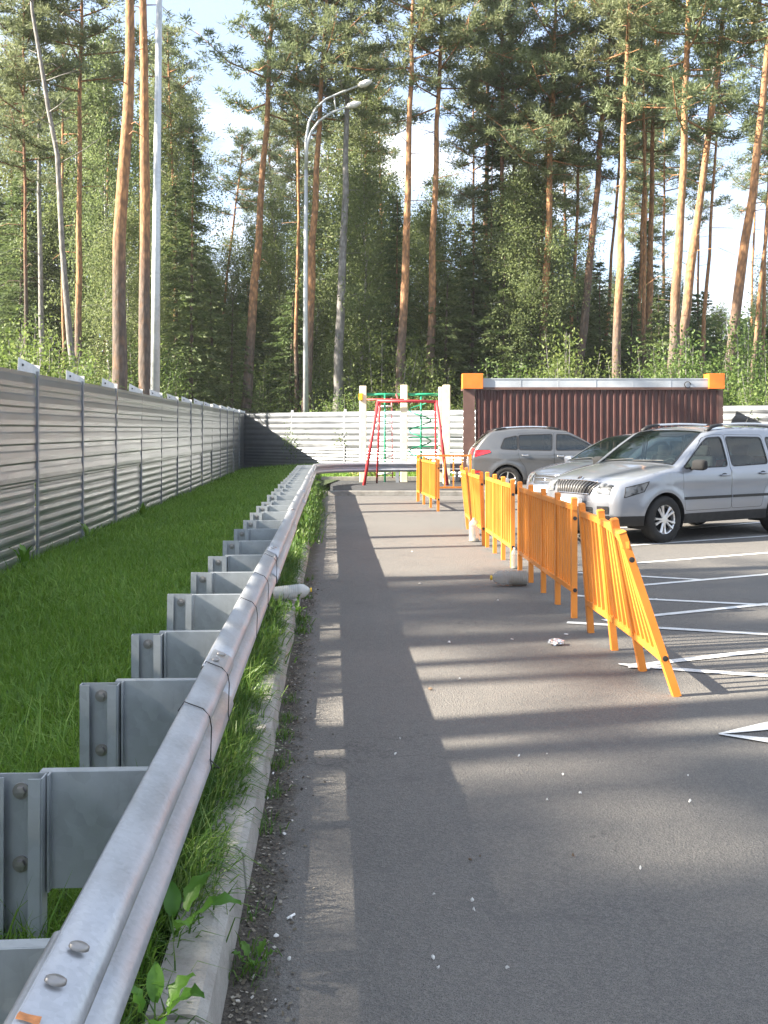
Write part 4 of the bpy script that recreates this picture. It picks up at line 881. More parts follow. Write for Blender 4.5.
# ------------------------------------------------------------------ bottles and litter
def bottle(label, loc, h, r, rot, water=0, capm=M_YELLOW, sandy=False, grp=None, shellm=None):
    o = empty('plastic_bottle', loc, label, 'bottle', grp); o.rotation_euler = rot
    mb = MB(); prof = [(.0005, 0), (r*.8, 0), (r, h*.03)]
    for k_ in range(12):
        z = h*(.06+.6*k_/12); prof += [(r, z), (r*.94, z+h*.018), (r, z+h*.036)]
    prof += [(r, h*.72), (r*.85, h*.82), (r*.5, h*.90), (r*.24, h*.94), (r*.22, h*.97)]
    mb.lathe(prof, 28); mb.build('shell', shellm or M_BOTTLE, o, True)
    mb = MB(); mb.lathe([(r*.30, h*.955), (r*.30, h*1.0), (.0005, h*1.0)], 16); mb.build('cap', capm, o, True)
    mb = MB(); mb.lathe([(.0005, .004), (r*.9, .005), (r*.9, h*(.45 if sandy else .12)), (.0005, h*(.47 if sandy else .13))], 20); mb.build('sand_fill', M_SANDY, o, True)
    return o
p = P(305, 601, .10); bo = bottle('ribbed clear plastic bottle with yellow cap lying across the broken kerb under the guardrail', loc=RD(-.50, 8.5, .205), h=.33, r=.062, rot=(0, R(84), R(3)), shellm=M_BOTTLE2)
bottle('big clear water bottle standing at the foot of the leaning barrier', P(474, 541.5), .34, .075, (0, 0, 0), capm=M_BOTTLE)
o = bottle('sandy plastic bottle with yellow cap lying on the asphalt beside the orange barrier', P(527, 578, .08), .38, .08, (0, R(-89), R(4)), sandy=True)
bottle('small clear bottle standing behind the lying sandy bottle', P(514, 573)+Vector((.05, .35, 0)), .24, .04, (0, 0, 0), capm=M_WHITE)
mb = MB(); rn = random.Random(3); bm = bmesh.new(); bmesh.ops.create_icosphere(bm, subdivisions=3, radius=.045)
for v_ in bm.verts: v_.co *= rn.uniform(.7, 1.2); v_.co.z *= .6; v_.co.x *= 1.3
me = bpy.data.meshes.new('crumpled_foil'); bm.to_mesh(me); bm.free(); o = link('crumpled_foil', me, None, M_FOIL, False); o.location = P(556, 645)+Vector((0, 0, .022)); tag(o, 'crumpled silver foil ball on the asphalt left of the leaning barrier', 'foil ball')
lit = [(498, 601, 0), (512, 640, 0), (449, 643, 0), (430, 690, 1), (519, 757, 0), (547, 755, 0), (460, 680, 0), (563, 776, 0), (470, 862, 1), (472, 902, 0), (474, 912, 0), (434, 896, 0), (507, 970, 0), (433, 960, 2), (438, 970, 2), (580, 795, 0), (547, 801, 0), (690, 803, 0), (688, 777, 0), (276, 938, 0), (291, 920, 0), (271, 956, 0), (289, 961, 0), (284, 836, 2), (573, 857, 1), (640, 870, 0), (480, 858, 1), (656, 600, 0), (420, 584, 0), (412, 552, 0), (566, 635, 2), (400, 740, 0), (395, 755, 0), (268, 800, 0), (273, 775, 0)]
def scrap(x, y, kind, i):
    rn = random.Random(i*13+1); q = P(x, y)+Vector((0, 0, .006)); s = rn.uniform(.010, .022)*(1.1 if y < 700 else .42); n_ = rn.randint(5, 7); mb = MB()
    ring = [(s*rn.uniform(.6, 1.3)*math.cos(2*math.pi*j/n_), s*rn.uniform(.4, .8)*math.sin(2*math.pi*j/n_), rn.uniform(0, .008)) for j in range(n_)]
    low = [(a*.96, b*.96, c_-.004) for a, b, c_ in ring]; mb.add(ring+[(0, 0, rn.uniform(.004, .014))]+low, [(j, (j+1) % n_, n_) for j in range(n_)]+[(j, n_+1+j, n_+1+(j+1) % n_, (j+1) % n_) for j in range(n_)])
    o = mb.build('litter_scrap', [M_LITTER, M_LITTERB, M_LEAFDRY][kind] if kind < 2 else M_LITTER); o.location = q; o.rotation_euler = (0, 0, rn.uniform(0, 3))
    tag(o, ['small pale scrap of paper litter lying flat on the grey asphalt', 'small dark brown crumb of debris on the asphalt', 'small pale scrap of paper litter lying flat on the grey asphalt'][kind], 'litter', 'scraps of litter on the asphalt')
for i, (x, y, kk) in enumerate(lit): scrap(x, y, kk, i)
V_ = []
n_ = 2600; d_ = 1.5+RNG.random(n_)**1.6*9; off_ = np.abs(RNG.normal(0, .07, n_)); c = np.stack([KB+.005+off_-.052*d_, d_, np.full(n_, .003)], 1); sz = RNG.uniform(.0025, .007, n_)*(1+d_*.08)
e1 = unit(RNG.normal(0, 1, (n_, 3))*[1, 1, .2]); e2 = unit(np.cross(e1, [0, 0, 1.0])); V_ = np.stack([c-e1*sz[:, None], c-e2*sz[:, None], c+e1*sz[:, None]+[0, 0, .003], c+e2*sz[:, None]+[0, 0, .003]], 1).reshape(-1, 3)
mgr = Mat('loose_grit', g(.2), .9); gi_ = mgr.n('ShaderNodeNewGeometry'); mgr.base(mgr.ramp(gi_.outputs['Random Per Island'], [(0, (.03, .025, .02)), (.6, (.12, .10, .07)), (.93, (.3, .27, .22)), (1, (.5, .48, .44))]))
o = link('loose_grit', arr_mesh('loose_grit', V_, 4), None, mgr.m, False); tag(o, 'loose grit and crumbs gathered on the asphalt against the kerb', 'grit', kind='stuff')
# cigarette end near the kerb
mb = MB(); q = P(287, 921)+Vector((0, 0, .008)); mb.tube([q, q+Vector((.022, .03, 0))], .004, 8); tag(mb.build('cigarette_end', M_WHITE, None, True), 'white cigarette end lying in the grit beside the kerb', 'cigarette end')

# ------------------------------------------------------------------ grass
def blades(c, h, w, leanv, bend=.5):
    """c base points; quad strips of two segments -> 2 quads (rhomb-like)"""
    n = len(c); up = np.zeros((n, 3)); up[:, 2] = 1; d = unit(up+leanv); ang = RNG.uniform(0, 2*math.pi, n); sd = np.stack([np.cos(ang), np.sin(ang), np.zeros(n)], 1)*w[:, None]*.5
    mid = c+d*(h*.55)[:, None]; dr2 = unit(d+leanv*1.6+np.array([0, 0, -bend])*np.abs(leanv[:, :1])*2); tip = mid+dr2*(h*.5)[:, None]
    a = np.stack([c-sd, c+sd, mid+sd*.8, mid-sd*.8], 1); b = np.stack([mid-sd*.8, mid+sd*.8, tip+sd*.12, tip-sd*.12], 1)
    return np.concatenate([a, b], 1).reshape(-1, 3)
def lawnpts(n, d0, d1, a0, a1):
    d = d0+(d1-d0)*RNG.random(n); a = a0+(a1-a0)*RNG.random(n); return np.stack([a-.052*d, d, np.where(a > -1.25, .09, .09-.29*(-1.25-a)/2.78)+.0], 1)
Vs = []
for (n, d0, d1, hh, ww) in ((26000, 1.2, 4.5, .12, .0055), (52000, 4.5, 8.5, .115, .0075), (46000, 8.5, 15, .11, .011), (42000, 15, 26, .10, .017), (26000, 26, 44.8, .10, .024)):
    c = lawnpts(n, d0, d1, FA-.02 if d0 > 4 else -1.9, KB-.22); cl = np.sin(c[:, 0]*3.1+c[:, 1]*1.7)+np.sin(c[:, 0]*7.3-c[:, 1]*4.1)*.6+np.sin(c[:, 1]*9+c[:, 0]*5)*.4
    h = hh*(1+.28*cl/2)*RNG.uniform(.55, 1.35, n)*(1+.9*(RNG.random(n) < .04)); h += .09*np.exp(-((c[:, 0]+.052*c[:, 1]-FA)/.15)**2)*RNG.random(n)
    lv = RNG.normal(0, .35, (n, 3)); lv[:, 2] = 0; lv[:, 0] += .15*np.sin(c[:, 1]*2+c[:, 0]*3); Vs.append(blades(c, h, np.full(n, ww)*RNG.uniform(.7, 1.3, n), lv))
# far lawn right of the rail, in front of the far fence
n = 9000; c = np.stack([RNG.uniform(-2.1, 2.3, n), RNG.uniform(31.3, 37.5, n), np.full(n, .06)], 1); c = c[c[:, 1] < 45.3-.812*(c[:, 0]+6.39)-.1]; n = len(c); lv = RNG.normal(0, .35, (n, 3)); lv[:, 2] = 0
Vs.append(blades(c, RNG.uniform(.08, .16, n), np.full(n, .024), lv))
o = link('lawn_grass', arr_mesh('lawn_grass', np.concatenate(Vs), 4), None, M_GRASSL, False); tag(o, 'bright green shaded lawn grass between the metal fence and the guardrail', 'grass', kind='stuff')
Vs = []
def tuft(a, d, n, h, w, spread, lean=.25, z=.10):
    c = np.stack([np.full(n, a-.052*d)+RNG.normal(0, spread, n), d+RNG.normal(0, spread*1.6, n), np.full(n, z)], 1); lv = RNG.normal(0, .38, (n, 3)); lv[:, 2] = 0; lv[:, 0] += lean
    Vs.append(blades(c, h*RNG.uniform(.5, 1.25, n), w*RNG.uniform(.7, 1.3, n)*np.ones(n), lv, 1.0))
rn = random.Random(11)
d = 1.25
while d < 28:
    dens = 1.0
    if d < 2.9: dens = .55
    if 3.0 < d < 6.6: dens = 2.2
    if 6.6 < d < 8.2: dens = 1.3
    if 8.2 < d < 9.0: dens = .12
    if 9.0 < d < 13: dens = 1.9
    for _ in range(2):
        tuft(KB-.185+rn.uniform(-.05, .03), d+rn.uniform(-.08, .08), int((34 if d < 12 else 20)*dens*rn.uniform(.4, 1.4)), rn.uniform(.09, .19)*(1.2 if dens > 1 else .8), .006 if d < 6 else (.010 if d < 12 else .02), .045, rn.uniform(.1, .65))
    d += .10 if d < 12 else .22
for d in np.arange(13, 24.5, .25):            # overgrown far end of the kerb
    tuft(KB-.08+rn.uniform(-.05, .06), d, 26, .26, .018, .08, .3)
for (d, n, a) in ((2.93, 45, .045), (3.05, 30, .05), (3.3, 20, .02), (4.0, 40, .03), (4.4, 50, .03), (4.75, 70, .03), (5.2, 70, .03), (5.5, 60, .03), (5.9, 40, .02), (7.9, 60, .04), (8.4, 40, .03), (9.5, 40, .03), (10.6, 30, .02)):
    tuft(KB+a, d, n, .055, .005 if d < 7 else .009, .03, .1, .003)
tuft(KB+.02, 8.2, 40, .14, .012, .05, .1, .003)
o = link('kerb_grass', arr_mesh('kerb_grass', np.concatenate(Vs), 4), None, M_DRYL, False); tag(o, 'rough grass tufts growing under the guardrail and hanging over the kerb', 'grass', kind='stuff')
# broad-leaved weeds on the kerb
def broad(L_, W_, M_, mb):
    rows = []
    for i in range(7):
        f = i/6; w = W_*math.sin(math.pi*min(1, f*.92+.06))**.8*(1-.25*f); rows.append([M_ @ Vector((L_*f, w*j*.5, .25*L_*math.sin(f*2.2)-.10*L_*f*f-abs(j)*-.12*w+.006*math.sin(i*3+j*2))) for j in (-1, -.5, 0, .5, 1)])
    mb.sheet(rows)
def weed(label, a, d, spec, z=.15, stems=False):
    o = empty('weed_plant', RD(a, d, z), label, 'weed'); rn = random.Random(int(d*100)); mb = MB(); sm_ = MB()
    for (ang, L_, W_, tilt, h) in spec:
        M_ = Matrix.Translation((.02*math.cos(R(ang))*1, .02*math.sin(R(ang)), h)) @ Matrix.Rotation(R(ang), 4, 'Z') @ Matrix.Rotation(R(-tilt), 4, 'Y'); st = .45*L_
        sm_.tube([(0, 0, 0), (M_ @ Vector((0, 0, 0)))*.6+Vector((0, 0, .005)), M_ @ Vector((st, 0, 0))], .0022, 5)
        broad(L_, W_, M_ @ Matrix.Translation((st*.5, 0, 0)), mb)
    mb.build('leaf', M_WEED, o, True); sm_.build('stem', M_WEED, o, True); return o
weed('broad-leaved green weed with one large upright leaf over the kerb', -.43, 2.42, [(-20, .11, .085, 25, .04), (35, .09, .06, 35, .03), (100, .09, .05, 50, .03), (-70, .08, .05, 20, .02), (170, .08, .05, 50, .02)])
weed('broad-leaved weed with a wide flat leaf lying over the kerb, beyond the upright one', -.45, 2.85, [(-5, .15, .09, 14, .05), (50, .12, .07, 35, .05), (-60, .10, .06, 20, .04), (110, .1, .06, 50, .03)])
weed('low weed with small round leaves near the closest part of the kerb', -.44, 2.02, [(-15, .065, .05, 25, .07), (20, .05, .045, 5, .09), (-45, .055, .05, 10, .04), (60, .05, .04, 40, .10), (-80, .05, .04, 10, .03), (5, .05, .045, 50, .11), (120, .05, .04, 40, .07)])
weed('small round-leaved weed at the very foot of the picture beside the kerb', -.42, 1.83, [(-15, .05, .04, 25, .05), (40, .045, .04, 15, .05), (-60, .05, .04, 10, .03), (90, .05, .04, 40, .06)])
weed('leafy green seedling growing from the grit against the kerb foot', KB+.05, 2.98, [(0, .05, .03, 30, .01), (60, .05, .03, 40, .01), (130, .05, .03, 35, .01), (200, .05, .03, 40, .01), (280, .05, .03, 30, .01)], .002)
weed('upright green weed beside the bottle at the broken kerb', KB-.02, 8.2, [(0, .09, .05, 40, .05), (70, .09, .05, 50, .09), (150, .09, .05, 45, .06), (220, .09, .05, 45, .12), (300, .09, .05, 30, .08), (30, .08, .05, 60, .15)], .02)
for k, (a, d) in enumerate(((-3.35, 10.9), (-3.3, 13.6), (-3.25, 17.2))):
    weed(['dark broad-leaved dock at the foot of the left fence, closest to the camera', 'leafy weed clump against the left fence below the third bracket', 'small leafy weed against the left fence further along'][k], a, d, [(rn.uniform(0, 360), rn.uniform(.14, .24), rn.uniform(.05, .08), rn.uniform(30, 70), .03) for _ in range(9)], LZ)
# bright rubbly planting at the corner by the playground
V_ = []
n = 260; c = np.stack([RNG.uniform(-1.1, .2, n), RNG.uniform(31.4, 32.6, n), RNG.uniform(.08, .3, n)], 1); V_.append(leaves(c, RNG.normal(size=(n, 3))+[0, 0, .6], RNG.uniform(.08, .16, n), RNG.uniform(.03, .06, n)))
o = link('flower_bed', arr_mesh('flower_bed', np.concatenate(V_), 4), None, foliage('yellow_green_leaves', (.12, .16, .03), (.3, .3, .08), (.55, .5, .2), .4), False); tag(o, 'pale yellow-green low plants in the corner behind the guardrail turn', 'plants', kind='stuff')

# ------------------------------------------------------------------ trees
def trunk_mb(H, r0, r1, seed, n=10, wob=.06):
    rn = random.Random(seed); mb = MB(); k = 14; pts = []; rs = []; x = y = 0
    for i in range(k+1):
        f = i/k; pts.append((x, y, H*f)); rs.append((r0+(r1-r0)*f**.8)*(1.35 if i == 0 else 1)*rn.uniform(.96, 1.04)); x += rn.uniform(-wob, wob); y += rn.uniform(-wob, wob)
    mb.tube(pts, rs, n); return mb, pts
def on(pts, H, z):
    f = min(max(z/H, 0), .999)*(len(pts)-1); i = int(f); return Vector(pts[i]).lerp(Vector(pts[i+1]), f-i)
def pine_proto(seed, H=25, cb=.62, nl=30, Lm=3.3, bark_m=None, leaf_n=70, droop=0.0, r0=.19):
    rn = random.Random(seed); root = bpy.data.objects.new('pine_tree', None); mb, pts = trunk_mb(H, r0, .035, seed); tr = mb.build('trunk', bark_m or M_PINEBARK, root, True)
    lm = MB(); V = []
    for i in range(nl):
        f = (i+.5)/nl; z = H*(cb+(1-cb)*f**.85); Lg = Lm*(1-.75*f**1.6)*rn.uniform(.55, 1.15); az = i*2.4+rn.uniform(-.5, .5); el = rn.uniform(-.15, .35)+.5*f-droop
        p0 = on(pts, H, z); d = Vector((math.cos(az)*math.cos(el), math.sin(az)*math.cos(el), math.sin(el))); p1 = p0+d*Lg*.5; p2 = p0+d*Lg*.95+Vector((0, 0, .28*Lg*rn.uniform(.2, 1)))
        lm.tube([p0, p1, p2], [.05*(1-.5*f), .032, .012], 5)
        nc = int(4+Lg*2.6)
        for j in range(nc):
            t = .32+.68*(j+rn.random())/nc; q = (p0.lerp(p1, t*2) if t < .5 else p1.lerp(p2, t*2-1)); sp_ = .22+.42*t*Lg/3
            q = q+Vector((rn.gauss(0, sp_), rn.gauss(0, sp_), rn.gauss(.08, sp_*.45))); m_ = int(leaf_n*rn.uniform(.6, 1.3)); rad = rn.uniform(.22, .42)
            c = np.array(q)+RNG.normal(0, rad*.42, (m_, 3))*[1, 1, .7]; dd = (c-np.array(q))+RNG.normal(0, .12, (m_, 3))+[0, 0, .10]; V.append(spikes(c, dd, RNG.uniform(.14, .30, m_), RNG.uniform(.04, .075, m_)))
            if j % 2 == 0: lm.tube([p0.lerp(p1, min(1, t*2)) if t < .5 else p1.lerp(p2, t*2-1), q], [.014, .006], 4, False)
    for i in range(7):                     # dead stubs
        z = H*rn.uniform(cb-.28, cb+.02); az = rn.uniform(0, 6.28); p0 = on(pts, H, z); L_ = rn.uniform(.4, 1.8); lm.tube([p0, p0+Vector((math.cos(az)*L_*.6, math.sin(az)*L_*.6, L_*.08)), p0+Vector((math.cos(az)*L_, math.sin(az)*L_, -L_*rn.uniform(-.2, .25)))], [.022, .014, .006], 4)
    cr_ = link('crown', arr_mesh('crown', np.concatenate(V), 3), root, M_PINEL, False); lb = lm.build('limbs', bark_m or M_PINEBARK, cr_, True); return root
def spruce_proto(seed, H=15, R_=2.6, dens=1.0, zlow=.06):
    rn = random.Random(seed); root = bpy.data.objects.new('spruce_tree', None); mb, pts = trunk_mb(H, .15, .02, seed, 8, .02); mb.build('trunk', M_PINEBARK2, root, True); V = []; lm = MB()
    z = H*zlow
    while z < H*.985:
        f = z/H; Rr = R_*(1-f)**.78*rn.uniform(.82, 1.12)+.10; nb = int((8 if f < .8 else 6)*dens)
        for b in range(nb):
            az = rn.uniform(0, 6.28); Lb = Rr*rn.uniform(.6, 1.15); p0 = np.array(on(pts, H, z)); dh = np.array([math.cos(az), math.sin(az), 0]); sd = np.array([-math.sin(az), math.cos(az), 0]); n = int(12+Lb*17); t = RNG.random(n)**.75
            up = .10*(1-f)+.25*f; zz = t*Lb*(.30-.55*t+(.5*f)) ; c = p0+dh*(t*Lb)[:, None]+np.array([0, 0, 1])*zz[:, None]
            s_ = RNG.choice([-1, 1], n); off = s_*RNG.random(n)*.28*Lb*(1-t*.7); c = c+sd*off[:, None]+RNG.normal(0, .03, (n, 3)); dd = dh+sd*(s_*.8)[:, None]+np.array([0, 0, -.35])+RNG.normal(0, .3, (n, 3))
            V.append(spikes(c, dd, RNG.uniform(.16, .36, n)*(1 if Lb > .8 else .7), RNG.uniform(.05, .10, n)))
        z += rn.uniform(.22, .36)*(1 if f < .7 else .8)
    link('crown', arr_mesh('crown', np.concatenate(V), 3), root, M_SPRUCEL, False); return root
def birch_proto(seed, H=19, cb=.25, Rm=2.6, n_l=46, leafn=40, mat=None, name='birch_tree', barkm=None, size=.12):
    rn = random.Random(seed); root = bpy.data.objects.new(name, None); mb, pts = trunk_mb(H, .13, .02, seed, 8, .12); mb.build('trunk', barkm or M_BIRCH, root, True); V = []; lm = MB()
    for i in range(n_l):
        f = (i+.5)/n_l; z = H*(cb+(1-cb)*f); Lg = Rm*(math.sin(math.pi*min(1, .18+.8*f)))**.7*rn.uniform(.55, 1.15)+.3; az = i*2.4+rn.uniform(-.6, .6); el = rn.uniform(.4, 1.0); p0 = on(pts, H, z); d = Vector((math.cos(az)*math.cos(el), math.sin(az)*math.cos(el), math.sin(el))); p1 = p0+d*Lg*.6; p2 = p0+d*Lg+Vector((d.x*.3, d.y*.3, -.25*Lg)); lm.tube([p0, p1, p2], [.03, .018, .006], 4)
        nc = int(6+Lg*3.5)
        for j in range(nc):
            t = .25+.75*(j+rn.random())/nc; q = p0.lerp(p1, t*1.6) if t < .625 else p1.lerp(p2, (t-.625)/.375); q = q+Vector((rn.gauss(0, .30), rn.gauss(0, .30), rn.gauss(-.15, .3))); m_ = int(leafn*rn.uniform(.5, 1.4)); c = np.array(q)+RNG.normal(0, 1, (m_, 3))*[.22, .22, .38]
            V.append(leaves(c, RNG.normal(0, 1, (m_, 3))+[0, 0, -.7], RNG.uniform(.8, 1.4, m_)*size, RNG.uniform(.45, .8, m_)*size))
    cr_ = link('crown', arr_mesh('crown', np.concatenate(V), 4), root, mat or M_BIRCHL, False); lm.build('limbs', barkm or M_GREYBARK, cr_, True); return root
def bush_proto(seed, H=2.6, R_=1.5, n=5200, mat=None, size=.085):
    rn = random.Random(seed); root = bpy.data.objects.new('bush', None); sm_ = MB(); V = []
    for i in range(26):
        az = rn.uniform(0, 6.28); rr = R_*rn.random()**.6; h = H*(1-.45*(rr/R_)**2)*rn.uniform(.6, 1.1); tip = Vector((rr*math.cos(az), rr*math.sin(az), h)); sm_.tube([(tip.x*.25, tip.y*.25, 0), (tip.x*.7, tip.y*.7, h*.5), tip], [.02, .012, .004], 4); m_ = n//26; t = RNG.random(m_)**.6; c = np.array([[tip.x*.25, tip.y*.25, 0]])*(1-t)[:, None]+np.array([tip])*t[:, None]+RNG.normal(0, .17, (m_, 3)); c[:, 2] = np.abs(c[:, 2])
        V.append(leaves(c, RNG.normal(0, 1, (m_, 3))+[0, 0, .4], RNG.uniform(.8, 1.5, m_)*size, RNG.uniform(.4, .7, m_)*size))
    sm_.build('stems', M_GREYBARK, root, True); link('foliage', arr_mesh('foliage', np.concatenate(V), 4), root, mat or M_BUSHL, False); return root
def dead_proto(seed, H=22):
    rn = random.Random(seed); root = bpy.data.objects.new('bare_tree', None); mb, pts = trunk_mb(H, .12, .03, seed, 8, .10); mb.build('trunk', M_GREYBARK, root, True); lm = MB()
    for i in range(26):
        z = H*rn.uniform(.45, .98); az = rn.uniform(0, 6.28); L_ = rn.uniform(.5, 2.0); p0 = on(pts, H, z); a = Vector((math.cos(az), math.sin(az), rn.uniform(-.1, .6))); p1 = p0+a*L_*.5; p2 = p0+a*L_+Vector((0, 0, rn.uniform(-.4, .3))); lm.tube([p0, p1, p2], [.02, .013, .005], 4); lm.tube([p1, p1+Vector((rn.gauss(0, .4), rn.gauss(0, .4), rn.gauss(.2, .2)))], [.009, .004], 4)
    lm.build('limbs', M_GREYBARK, root, True); return root
pines = [pine_proto(1), pine_proto(2, cb=.66, nl=26, Lm=3.6), pine_proto(3, cb=.58, nl=36, Lm=2.8, bark_m=M_PINEBARK2), pine_proto(4, cb=.70, nl=26, Lm=3.8), pine_proto(5, cb=.54, nl=34, Lm=3.4, droop=.15), pine_proto(7, H=24, cb=.74, nl=15, Lm=2.3, leaf_n=52, r0=.14)]
greyp = pine_proto(6, cb=.66, nl=22, Lm=2.6, bark_m=M_GREYBARK)
spruces = [spruce_proto(11), spruce_proto(12, 13, 2.9, 1.1), spruce_proto(13, 17, 2.3), spruce_proto(14, 9, 2.4, 1.1)]
birches = [birch_proto(21), birch_proto(22, 17, .18, 2.9, 50), birch_proto(23, 20, .3, 2.2, 44), birch_proto(24, 15, .12, 3.0, 54, 44)]
bushes = [bush_proto(31), bush_proto(32, 3.3, 1.4), bush_proto(33, 2.0, 1.8), bush_proto(34, 4.2, 1.7, 7000)]
deads = [dead_proto(41), dead_proto(42)]
protos = pines+[greyp]+spruces+birches+bushes+deads
for pr_ in protos: COL.objects.link(pr_)
used_ = set()
def place(pr_, loc, scale=(1, 1, 1), lean=0.0, leany=0.0, spin=None, label=None, cat='tree', group=None):
    if pr_.name in used_: o = copy_tree(pr_)
    else: o = pr_; used_.add(pr_.name)
    o.location = loc; sp_ = random.uniform(0, 6.28) if spin is None else spin
    o.rotation_euler = (Matrix.Rotation(lean, 3, 'Y') @ Matrix.Rotation(leany, 3, 'X') @ Matrix.Rotation(sp_, 3, 'Z')).to_euler(); o.scale = scale
    tag(o, label, cat, group); return o
G_PINE = 'tall trees with visible trunks behind the fence'
def mark(x):
    for lim, t in ((20, 'beyond the fence at the left edge'), (70, 'behind the pale leaning bare tree'), (118, 'left of the thickest pine'), (165, 'around the plain lamp post'), (215, 'right of the plain lamp post'), (262, 'near the corner where the fences meet'), (330, 'behind the two-armed lamp post'), (380, 'right of the two-armed lamp post'), (425, 'behind the climbing frame'), (468, 'between climbing frame and shed'), (530, 'behind the left part of the shed'), (590, 'behind the middle of the shed'), (650, 'behind the right part of the shed'), (705, 'around the close pair of pines'), (2000, 'right of the shed')):
        if x < lim: return t
# (x at y=100, x at y=350, width px, distance, proto, height scale, crown scale, label)
main = [
 (47.5, 74, 6.5, 33, deads[0], 1.0, 'thin pale grey bare tree leaning left, near the left edge of the photo'),
 (41, 42, 5, 44, greyp, .98, 'straight slim lilac-grey trunk next to the leaning bare tree'),
 (24, 24, 4.5, 42, pines[2], .85, 'thin dark brown trunk left of the leaning bare tree'),
 (83.5, 80, 6.5, 44, pines[1], 1.0, 'orange-barked pine with a whitish foot, right of the leaning bare tree'),
 (128.5, 121, 13, 30, pines[0], 1.06, 'thickest pine, orange above and grey-brown below, left of the plain lamp post'),
 (145, 146, 10.5, 32, pines[3], 1.08, 'red-orange pine pressed against the plain lamp post'),
 (264, 247, 9, 47, pines[1], 1.0, 'lone leaning orange pine with a bough reaching left over the sky gap'),
 (317, 309, 8.5, 46, pines[0], .98, 'orange pine directly behind the two-armed lamp post'),
 (344, 338.5, 8.5, 46, greyp, 1.02, 'straight grey-barked tree right of the two-armed lamp post'),
 (411.5, 402, 8.5, 45, pines[3], 1.0, 'bright orange pine above the playground, left one of a pair'),
 (436, 431, 8, 46, pines[1], 1.0, 'straight pinkish pine above the playground, right one of a pair'),
 (486, 489, 6.5, 50, pines[4], .95, 'slim pine half hidden in spruce boughs above the left corner of the shed'),
 (499.5, 503, 6, 48, pines[2], 1.0, 'dark reddish pine right beside the slim half-hidden one'),
 (554, 543, 8, 46, pines[4], 1.0, 'reddish pine of a crossing pair above the middle of the shed'),
 (548, 533, 6.5, 47, pines[0], .8, 'brighter leaning pine crossing behind the reddish one'),
 (601.5, 576, 8.5, 46, pines[2], .93, 'brown leaning pine with its crown low against the sky'),
 (622, 614.5, 8, 42, pines[3], 1.0, 'orange pine rising behind the right half of the shed'),
 (658, 650, 7, 50, pines[1], 1.0, 'slender orange pine between the straight one and the leaning pair'),
 (685, 670, 9.5, 40, pines[4], 1.0, 'left stem of the close pair of pines behind the shed end'),
 (707, 678, 9, 41, pines[1], .96, 'right, more leaning stem of the close pair behind the shed end'),
 (711, 680, 4.5, 42, deads[1], .8, 'thin grey bare stem leaning beside the close pair of pines'),
 (764, 731, 9.5, 38, pines[0], 1.02, 'strongly leaning orange pine near the right edge of the photo'),
 (570, 566, 5, 60, pines[2], .85, 'thin distant pine trunk in the sky gap above the shed'),
 (664, 662, 4, 62, pines[3], .9, 'very thin distant pine trunk right of the slender orange one'),
]
WD0 = {'pine_tree': .36, 'bare_tree': .22}
for (xa, xb, w, D_, pr_, hs, lab) in main:
    sl_ = (xa-xb)/250.0; yb = 430+1600/D_; x0 = xb-(yb-350)*sl_
    ws_ = w*D_/1000/(.19 if 'bare' in pr_.name else .27); o = place(pr_, ((x0-384)*D_/1000, D_, -.3), (1, 1, hs), math.atan(sl_), 0, None, lab, 'tree', None)
    for ch in o.children:
        if ch.name.startswith('trunk'): ch.scale = (ws_, ws_, 1)
# thinner trunks deeper in the wood
G2 = 'slim pines deeper in the wood'
for (x, D_, sl_, j) in ((297, 49, .01, 0), (64, 50, -.01, 3), (100, 52, .02, 3), (180, 54, -.02, 3), (362, 52, .01, 1), (385, 56, -.02, 3), (470, 52, .02, 3), (516, 50, .0, 0), (568, 48, .04, 1), (594, 52, .08, 3), (635, 50, .03, 4), (646, 47, .0, 3), (697, 48, .06, 1), (742, 46, .10, 0), (755, 50, .04, 1), (186, 62, .02, 0), (208, 60, .10, 4), (171, 58, .0, 1), (297, 60, .01, 3), (301, 66, -.01, 0), (324, 64, .02, 1), (278, 72, -.02, 2), (360, 66, .03, 3), (12, 60, 0, 0), (60, 60, .02, 1), (100, 62, -.02, 2), (640, 70, .03, 2), (762, 55, .05, 0), (748, 66, .02, 3), (697, 62, 0, 1)):
    place(pines[5 if j != 2 else 2], ((x-384)*D_/1000, D_, -.3), (1, 1, random.uniform(.8, 1.0) if D_ > 56 else random.uniform(.85, 1.0)), math.atan(sl_), 0, None, 'slim pine deep in the wood '+mark(x), 'tree', G2)
